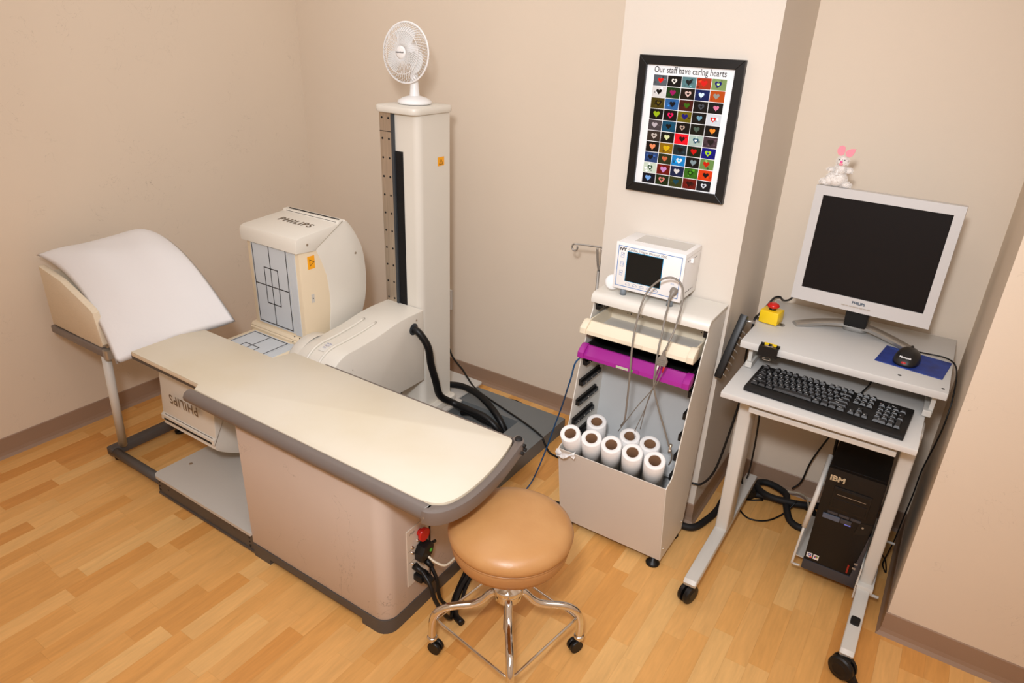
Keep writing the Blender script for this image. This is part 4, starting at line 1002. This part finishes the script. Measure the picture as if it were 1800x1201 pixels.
# keyboard on the tray
KW, KD = .520, .205
kbz = .812
KM = Matrix.Translation(V((3.289, -.626, kbz))) @ Matrix.Rotation(-.055, 4, 'Z')
kb = thing('keyboard', 'black computer keyboard with white key legends on the pull-out tray', 'keyboard', (3.289, -.622, kbz))
MB().prism([(-.088, 0), (-.090, .010), (-.072, .020), (.10, .028), (.105, .024), (.105, 0)], 'X', -KW/2, KW/2, bev=.003).build('case', black, kb, smooth=SM, M=KM)
MB().prism([(-.096, .003), (-.098, .012), (-.090, .018), (-.078, .0205), (-.074, .017)], 'X', -KW/2, KW/2, bev=.002).build('front_edge', rubber, kb, smooth=SM, M=KM)
U = .0213
kmesh = {}
legends = MB()
keym = mat('key_black', (26, 25, 26), .35)
def key(x, y, w_=1, h_=1, t=''):
    z = .0225 + (y+.08)*.045
    kk = (w_, h_)
    if kk not in kmesh:
        a, b = w_*U-.0022, h_*.027-.0030
        q = bmesh.new(); bt = [q.verts.new((sx*a/2*S, sy*b/2*S, 0)) for sx, sy in ((-1, -1), (1, -1), (1, 1), (-1, 1))]
        tp_ = [q.verts.new(((sx*(a/2-.003))*S, (sy*(b/2-.003)+.0008)*S, .0075*S)) for sx, sy in ((-1, -1), (1, -1), (1, 1), (-1, 1))]
        q.faces.new(tp_)
        for i in range(4): q.faces.new((bt[i], bt[(i+1) % 4], tp_[(i+1) % 4], tp_[i]))
        me = bpy.data.meshes.new('key'); q.to_mesh(me); q.free(); me.materials.append(keym); kmesh[kk] = me
    o = bpy.data.objects.new('key', kmesh[kk]); COL.objects.link(o); o.parent = kb
    p = Matrix.Rotation(-.055, 4, 'Z') @ V((x, y, z)); o.location = p*S; o.rotation_euler = (.045, 0, -.055)
    if t: legends.text(t, .0085 if len(t) < 2 else .0055, (x-.003, y+.002, z+.0078), (1, 0, 0), (0, 1, .045), depth=.0003, bold=.0003)
X0 = -KW/2+.022
rows_y = [.082, .048, .0265, .005, -.0165, -.038, -.0595]
rows_y = [.083, .052, .025, -.002, -.029, -.056]
x = X0
key(X0, rows_y[0], 1, .8, 'Esc')
for g in range(3):
    for i in range(4): key(X0+(2+g*4.5+i)*U, rows_y[0], 1, .8, 'F%d' % (g*4+i+1))
def row(y, items):
    x = X0 - U/2
    for t, w_ in items:
        key(x + w_*U/2, y, w_, 1, t); x += w_*U
row(rows_y[1], [(c, 1) for c in '`1234567890-='] + [('<-', 2)])
row(rows_y[2], [('Tab', 1.5)] + [(c, 1) for c in 'QWERTYUIOP[]'] + [('\\', 1.5)])
row(rows_y[3], [('Caps', 1.75)] + [(c, 1) for c in "ASDFGHJKL;'"] + [('Enter', 2.25)])
row(rows_y[4], [('Shift', 2.25)] + [(c, 1) for c in 'ZXCVBNM,./'] + [('Shift', 2.75)])
row(rows_y[5], [('Ctrl', 1.25), ('', 1.25), ('Alt', 1.25), ('', 6.25), ('Alt', 1.25), ('', 1.25), ('', 1.25), ('Ctrl', 1.25)])
NX = X0 + 15.4*U
for i in range(3):
    key(NX+i*U, rows_y[0], 1, .8, ('Prt', 'Scr', 'Pau')[i]); key(NX+i*U, rows_y[1], 1, 1, ('Ins', 'Hom', 'PgU')[i]); key(NX+i*U, rows_y[2], 1, 1, ('Del', 'End', 'PgD')[i]); key(NX+i*U, rows_y[5], 1, 1, '<v>'[i])
key(NX+U, rows_y[4], 1, 1, '^')
PXk = NX + 3.6*U
for r_, tt in ((1, ('Num', '/', '*')), (2, '789'), (3, '456'), (4, '123')):
    for i in range(3): key(PXk+i*U, rows_y[r_], 1, 1, tt[i])
key(PXk+3*U, rows_y[1], 1, 1, '-'); key(PXk+3*U, (rows_y[2]+rows_y[3])/2, 1, 2, '+'); key(PXk+3*U, (rows_y[4]+rows_y[5])/2, 1, 2, ''); key(PXk+.5*U, rows_y[5], 2, 1, '0'); key(PXk+2*U, rows_y[5], 1, 1, '.')
legends.text('Labtec', .0125, (PXk+1.5*U, .076, .0285), (1, 0, 0), (0, 1, .045), depth=.001, bold=.0004)
legends.build('key_legend', mat('white_ink', (215, 215, 215), .5), kb, M=KM, kind='stuff')
MB().box(PXk-.4*U, PXk+.15*U, .071, .080, .0275, .0292).build('logo_mark', red, kb, M=KM, label='small red logo mark')
(MB().tube([KM @ V((.09, .103, .018)), (3.385, -.50, .835), (3.40, -.44, .85), (3.40, -.36, .87), (3.40, -.28, .895)], .003, 8, 6).build('cord', rubber, kb))

# monitor
MC = V((3.289, -.330, 1.281)); myaw, mt, MW, MH = -.057, .044, .470, .427
R_ = Matrix.Translation(MC) @ Matrix.Rotation(myaw, 4, 'Z') @ Matrix.Rotation(-mt, 4, 'X')
mo = thing('computer_monitor', 'silver flat monitor with dark blank screen on the computer desk', 'monitor', (3.289, -.26, DZ))
F = MB(); bw, bb, bt_ = .026, .052, .036
pv = -.012
F.box(-MW/2, MW/2, -.0, .028, -MH/2, MH/2, .004)
F.build('back_shell', silver, mo, smooth=SM, M=R_)
F = MB(); F.box(-MW/2, -MW/2+.030, -.012, .002, -MH/2, MH/2); F.box(MW/2-.030, MW/2, -.012, .002, -MH/2, MH/2); F.box(-MW/2+.03, MW/2-.03, -.012, .002, MH/2-.032, MH/2, .0); F.box(-MW/2+.03, MW/2-.03, -.012, .002, -MH/2, -MH/2+.050, .0)
bz = F.build('bezel', silver, mo, smooth=SM, M=R_)
MB().box(-MW/2+.030, MW/2-.030, -.007, .001, -MH/2+.050, MH/2-.032).build('screen', scrn, mo, M=R_)
MB().text('PHILIPS', .014, (.0, -.0120, -MH/2+.033), (1, 0, 0), (0, 0, 1), bold=.0006, depth=.0006).build('lettering', mat('blue_grey_ink', (70, 85, 100), .5), bz, M=R_)
q = MB()
xx = -.055
for wd in (.014, .012, .012, .022, .014, .012, .014):
    q.box(xx, xx+wd-.002, -.0132, -.012, -MH/2+.016, -MH/2+.0205); xx += wd
build_each(q, 'button', mat('button_silver', (185, 180, 172), .4, metal=.4), bz, M=R_)
MB().box(-.045, .045, .028, .075, -.12, .10, .01).build('rear_bulge', darkg, mo, M=R_)
hx0 = V((3.285, -.26, 0))
MB().prism([(-.225, DZ+.030), (-.150, DZ+.030), (-.200, DZ+.22), (-.245, DZ+.26), (-.285, DZ+.24)], 'X', 3.245, 3.325, bev=.006).build('neck', black, mo, smooth=SM)
def arm(P, w0, w1, h0=.018):
    q = MB(); P = spline([V(p) for p in P], 5); n = len(P); R2 = []
    for i, p in enumerate(P):
        t = (P[min(i+1, n-1)] - P[max(i-1, 0)]); t.z = 0; t.normalize(); s_ = V((-t.y, t.x, 0)); w_ = w0 + (w1-w0)*i/(n-1); h = p.z
        R2.append([q.bm.verts.new((p.x+s_.x*w_*k, p.y+s_.y*w_*k, zz)) for k, zz in ((-.5, DZ+.001 if i in (0, n-1) else max(DZ+.001, h-.012)), (-.5, h), (-.3, h+.005), (.3, h+.005), (.5, h), (.5, DZ+.001 if i in (0, n-1) else max(DZ+.001, h-.012)))])
    for A, B in zip(R2, R2[1:]):
        for k in range(6): q.bm.faces.new((A[k], A[(k+1) % 6], B[(k+1) % 6], B[k]))
    q.bm.faces.new(R2[0]); q.bm.faces.new(R2[-1][::-1]); bmesh.ops.recalc_face_normals(q.bm, faces=q.bm.faces[:]); return q
arm([(3.078, -.268, DZ+.008), (3.15, -.222, DZ+.020), (3.225, -.195, DZ+.030), (3.285, -.188, DZ+.032), (3.345, -.195, DZ+.030), (3.42, -.222, DZ+.020), (3.500, -.262, DZ+.008)], .042, .042).build('stand_foot', silver2, mo, smooth=SM)
MB().vbox(3.240, 3.330, -.20, -.11, DZ+.001, DZ+.034, .02, top=.004).build('stand_hub', silver2, mo, smooth=SM)
tag(MB().tube([(3.12, -.29, 1.09), (3.06, -.24, 1.05), (3.02, -.15, .99), (2.985, -.07, .955), (2.962, -.03, .952), (2.944, -.06, .952), (2.940, -.16, .945), (2.938, -.26, .943), (2.936, -.33, .92), (2.938, -.33, .7), (2.99, -.30, .35), (3.02, -.20, .03), (3.10, -.15, .008)], .0045, 8, 8).build('monitor_cable', rubber),
    'black cable looping from monitor over the left back edge of desk', 'cable')

# toy rabbit on the monitor
RB = R_ @ V((-.178, .008, MH/2))
rb = thing('toy_rabbit', 'small fluffy white toy rabbit with pink ears sitting on monitor', 'toy', tuple(RB))
k_ = 1.0
body = MB()
body.sphere(RB + V((.0, 0, .026)), .030, 18, (1.05, .85, .88)); body.sphere(RB + V((.006, -.004, .060)), .019, 14, (1, .9, .95)); body.sphere(RB + V((.008, -.006, .088)), .018, 16, (1, .9, 1.0))
body.sphere(RB + V((-.034, -.004, .012)), .015, 12, (1.2, .9, .75)); body.sphere(RB + V((.034, -.004, .010)), .014, 12, (1.2, .9, .75))
body.sphere(RB + V((-.022, -.002, .056)), .010, 10, (1.5, .8, .7)); body.sphere(RB + V((.034, -.004, .058)), .010, 10, (1.1, .8, 1.0)); body.sphere(RB + V((-.02, -.002, .022)), .02, 12)
blobs = [(V((.0, 0, .026)), .031, (1.05, .85, .88)), (V((.006, -.004, .060)), .019, (1, .9, .95)), (V((.008, -.006, .088)), .018, (1, .9, 1)), (V((-.034, -.004, .012)), .015, (1.2, .9, .75)), (V((.034, -.004, .010)), .014, (1.2, .9, .75)), (V((-.022, -.002, .056)), .010, (1.5, .8, .7)), (V((.034, -.004, .058)), .010, (1.1, .8, 1))]
body.build('body', furm, rb)
fu = MB(); rr = random.Random(2)
for c, r, sc in blobs:
    for i in range(int(2600*r/.03*.35)):
        a = rr.uniform(0, 2*PI); zz = rr.uniform(-.5, 1); q = math.sqrt(1-zz*zz); d = V((q*math.cos(a), q*math.sin(a), zz)); p = RB + c + V((d.x*r*sc[0], d.y*r*sc[1], d.z*r*sc[2]))
        if p.z < RB.z+.003: continue
        d2 = (d + V((rr.uniform(-.7, .7), rr.uniform(-.7, .7), rr.uniform(-.7, .7)))).normalized(); s_ = d2.orthogonal().normalized()*.0007; L = rr.uniform(.003, .009)
        fu.poly([p-s_, p+s_, p+d2*L])
fu.build('fur', furm, rb, kind='stuff')
for (cx, cz, rot, pts) in ((-.004, .124, .18, 0), (.024, .119, -.55, 1)):
    q = MB(); M = Matrix.Translation(RB + V((cx, -.004, cz))) @ Matrix.Rotation(-rot if not pts else .75, 4, 'Y')
    if pts: P = [(-.011, -.010), (.0, -.014), (.010, -.010), (.013, 0), (.009, .012), (.001, .023), (-.009, .012), (-.0135, 0)]
    else: P = [(-.010, -.012), (0, -.017), (.008, -.012), (.012, 0), (.012, .012), (.004, .018), (-.006, .016), (-.013, .006), (-.013, -.004)]
    q.prism(P, 'Y', -.0035, .0, bev=.001); q.build('ear', pink, rb, M=M, label='pink ear')
MB().sphere(RB + V((.006, -.024, .090)), .0042, 10).build('nose', mat('hot_pink', (250, 90, 160), .5), rb)
MB().sphere(RB + V((.006, -.021, .081)), .0062, 10, (1.1, .6, .7)).build('muzzle', pink, rb)
q = MB()
for sx in (-1, 1): q.sphere(RB + V((.006+sx*.009, -.0205, .096)), .002, 8)
build_each(q, 'eye', black, rb)
MB().prism([(-.003, 0), (.004, .0), (.002, .018), (.0, .018)], 'Y', -.0012, 0).build('ribbon', whitep, rb, M=Matrix.Translation(RB + V((.0, -.030, .045))))

# mouse pad, mouse, stop switch, clip
q = MB().box(-.108, .108, -.085, .085, 0, .003, .001); MP = Matrix.Translation(V((3.508, -.357, DZ+.0002))) @ Matrix.Rotation(-.12, 4, 'Z')
mp_ = thing('mouse_pad', 'rectangular dark blue mouse pad at the right of the desk top', 'mouse pad', (3.508, -.357, DZ))
q.build('mat', pad, mp_, M=MP)
MB().text('SPRINT', .014, (-.07, .065, .003), (1, 0, 0), (0, 1, 0), depth=.0003).build('lettering', mat('faint_blue', (70, 110, 190), .5), mp_, M=MP)
ms = thing('computer_mouse', 'black optical mouse glowing red at its tail on the blue pad', 'mouse', (3.487, -.365, DZ+.0035))
MM = Matrix.Translation(V((3.488, -.358, DZ+.0035))) @ Matrix.Rotation(-.12, 4, 'Z') @ Matrix.Scale(1.12, 4)
mb = MB(); r = bmesh.ops.create_uvsphere(mb.bm, u_segments=28, v_segments=16, radius=1)
for v in mb.bm.verts:
    x_, y_, z_ = v.co; sx = math.copysign(abs(x_)**.8, x_); sy = math.copysign(abs(y_)**.85, y_)
    v.co = V((sx*.037*(1-.1*y_), sy*.066, max(z_, 0)*.040*(1-.25*(y_+.15)**2) + (.0 if z_ > 0 else 0)))
bmesh.ops.remove_doubles(mb.bm, verts=mb.bm.verts[:], dist=.0001)
for f in mb.bm.faces: f.smooth = True
mb.build('shell', mat('mouse_black', (30, 28, 28), .38), ms, M=MM)
MB().box(-.004, .004, .022, .040, .026, .0375, .002).build('scroll_wheel', rubber, ms, M=MM)
mb = MB(); mb.sphere((.0, -.0565, .010), .009, 12, (1.3, .9, .6)); mb.build('tail_light', mat('red_glow', (120, 20, 20), .3, emit=((255, 60, 60), .3)), ms, M=MM, label='red glowing tail window')
MB().text('Microsoft', .0085, (0, -.050, .0235), (1, 0, 0), (0, .72, .69), bold=.0003, depth=.003).build('lettering', whitep, ms, M=MM)
(MB().tube([MM @ V((.002, .064, .010)), (3.545, -.262, DZ+.008), (3.60, -.265, DZ+.010), (3.632, -.300, DZ+.008), (3.646, -.36, .925), (3.652, -.44, .87), (3.652, -.47, .78), (3.648, -.42, .66), (3.640, -.38, .54), (3.640, -.36, .42), (3.637, -.33, .28), (3.635, -.29, .14), (3.628, -.26, .03), (3.625, -.285, .006), (3.642, -.33, .006), (3.630, -.25, .006), (3.60, -.20, .006)], .0028, 8, 8).build('cord', rubber, ms))
es = thing('emergency_stop', 'yellow emergency stop box with red mushroom button on the desk', 'switch', (2.995, -.325, DZ))
EM = Matrix.Translation(V((2.993, -.305, DZ))) @ Matrix.Rotation(-.13, 4, 'Z')
q = MB().vbox(-.058, .058, -.018, .018, 0, .003, .016); q.build('mount_plate', silver2, es, M=EM)
q = MB()
for sx in (-1, 1): q.cyl((sx*.046, 0, .003), (sx*.046, 0, .0045), .006, 6)
build_each(q, 'screw', ink, es, M=EM)
MB().box(-.037, .037, -.033, .033, .003, .055, .004).build('box', yellow, es, smooth=SM, M=EM)
MB().cyl((0, 0, .055), (0, 0, .064), .014).build('collar', black, es, M=EM)
MB().lathe([(0, .084), (.012, .083), (.02, .078), (.024, .072), (.021, .066), (.014, .062), (0, .062)], (0, 0, 0), (0, 0, 1), 28).build('stop_button', red, es, M=EM)
bc = thing('binder_clip', 'black binder clip gripping the front edge of the desk', 'clip', (3.055, -.557, .91))
q = MB().prism([(-.572, DZ-.032), (-.578, DZ-.030), (-.578, DZ+.004), (-.572, DZ+.006), (-.545, DZ+.003), (-.545, DZ+.0005), (-.572, DZ+.0015), (-.574, DZ-.002), (-.574, DZ-.028), (-.545, DZ-.0285), (-.545, DZ-.032)], 'X', 3.022, 3.090)
q.build('clip_body', black, bc)
q = MB()
for x in (3.028, 3.056, 3.084): q.tube([(x-.006, -.546, DZ+.006), (x+.006, -.546, DZ+.006)], .0048, 10)
build_each(q, 'clip_roll', black, bc)
def loop(z, s_, cx=3.056):
    P = [(cx-.012, 0), (cx-.005, .012), (cx-.015, .030), (cx, .038), (cx+.015, .030), (cx+.005, .012), (cx+.012, 0)]; return P
q = MB().tube([(x, -.556-y*.55, DZ+.008+y*.10) for x, y in loop(0, 0)], .0014, 6, 4); q.build('clip_handle', steel, bc)
q = MB().tube([(x, -.556-y*.5, DZ-.034-y*.25) for x, y in loop(0, 0)], .0014, 6, 4); q.build('clip_handle', steel, bc)
tag(MB().box(3.033, 3.078, -.5455, -.54, DZ+.003, DZ+.011).build('yellow_scrap', yellow), 'tiny yellow paper scrap caught in the black binder clip', 'paper')
# black rack with wire clips on the desk's left flank
rk = thing('cable_rack', 'black slanted strap rack with wire clips hanging left of desk', 'rack', (2.90, -.45, .72))
Pa, Pb = V((2.925, -.45, .995)), V((2.890, -.55, .755))
dirv = (Pb-Pa).normalized(); sdv = V((0, -1, 0)) - dirv*V((0, -1, 0)).dot(dirv); sdv = V((0, 1, 0)); sdv = (sdv - dirv*sdv.dot(dirv)).normalized(); nv = dirv.cross(sdv)
mb = MB(); rr = random.Random(9)
Lr = (Pb-Pa).length; Mk = Matrix(((nv.x, sdv.x, -dirv.x, Pa.x), (nv.y, sdv.y, -dirv.y, Pa.y), (nv.z, sdv.z, -dirv.z, Pa.z), (0, 0, 0, 1)))
mb.prism([(-.018, 0), (.018, 0), (.022, -.01), (.016, -Lr*.9), (.006, -Lr), (-.008, -Lr), (-.016, -Lr*.9), (-.020, -.012)], 'X', -.015, .013, bev=.003)
mb.build('strap', black, rk, M=Mk, smooth=SM)
for i in range(8):
    z = -.06 - i*.026
    q = MB().tube([(.012, .005, z), (.024, .010, z-.004), (.028, .020, z-.010), (.022, .026, z-.008), (.012, .016, z-.003)], .0018, 6, 4); q.build('wire_clip', silver2, rk, M=Mk)
tag(MB().tube([(2.925, -.45, .972), (2.965, -.44, .972)], .006, 10).build('peg', silver2), 'short chrome peg between the black rack and the desk', 'peg')

# ------------------------------------------------ cables on the floor
tag(MB().tube([(2.20, -.85, .018), (2.26, -.80, .018), (2.34, -.76, .018), (2.45, -.74, .018), (2.70, -.60, .018), (2.82, -.565, .018), (2.90, -.545, .018), (2.935, -.45, .018), (2.95, -.36, .018), (2.955, -.24, .018), (3.03, -.16, .02), (3.12, -.13, .022), (3.20, -.11, .02), (3.29, -.10, .02), (3.33, -.17, .02), (3.30, -.26, .018), (3.24, -.24, .018), (3.20, -.16, .04), (3.18, -.09, .045), (3.10, -.055, .045), (3.055, -.075, .044), (3.06, -.12, .043), (3.13, -.165, .05), (3.25, -.15, .055), (3.33, -.10, .05)], .0155, 10, 8).build('braided_hose', blackm),
    'thick black sleeved hose running from cart and coiled beneath desk', 'hose')
tag(MB().tube([(3.0, -.48, .77), (2.985, -.50, .70), (2.965, -.51, .50), (2.94, -.52, .32), (2.90, -.53, .24), (2.86, -.535, .23)], .0048, 8, 8).build('black_cable', rubber), 'black cord hanging from keyboard tray across to the cart side', 'cable')
tag(MB().tube([(3.04, -.46, .77), (3.05, -.40, .5), (3.02, -.20, .15), (2.985, -.13, .02), (2.99, -.20, .006), (3.02, -.27, .006), (3.08, -.32, .006), (3.15, -.29, .006), (3.20, -.21, .012), (3.24, -.16, .07)], .0038, 8, 8).build('thin_cable', rubber), 'thin black cord looped on floor inside the left desk foot', 'cable')
tag(MB().tube([(3.33, -.30, .75), (3.335, -.24, .62), (3.33, -.15, .5), (3.33, -.10, .35), (3.34, -.08, .2), (3.33, -.06, .03)], .007, 8, 8).build('thick_cable', rubber), 'thicker black cord hanging behind the tower computer', 'cable')
tag(MB().tube([(3.36, -.28, .75), (3.36, -.20, .62), (3.31, -.10, .45), (3.25, -.07, .25), (3.23, -.06, .12), (3.20, -.07, .07)], .004, 8, 8).build('thin_cable', rubber), 'thin black cord descending behind desk to the coiled hose', 'cable')
tag(MB().tube([(3.30, -.28, .02), (3.305, -.26, .10), (3.28, -.16, .10), (3.24, -.11, .085), (3.19, -.12, .08)], .004, 8, 8).build('grey_cable', mat('pale_cord', (170, 160, 140), .5), None), 'pale grey cord arching over the coiled black hose', 'cable')
tag(MB().tube([(2.416, -.785, .800), (2.393, -.80, .765), (2.375, -.79, .69), (2.352, -.77, .62), (2.30, -.70, .50), (2.25, -.66, .36), (2.215, -.66, .22), (2.19, -.69, .10), (2.17, -.71, .03), (2.17, -.80, .006), (2.20, -.95, .005)], .0035, 8, 8).build('network_cable', bluec), 'blue network cable falling from the purple drawer to the floor', 'cable')
tag(MB().tube([(2.352, -.57, .006), (2.31, -.50, .03), (2.27, -.44, .012), (2.20, -.40, .012)], .005, 8, 6).build('short_cable', rubber), 'short black cord curling left of the cart base', 'cable')
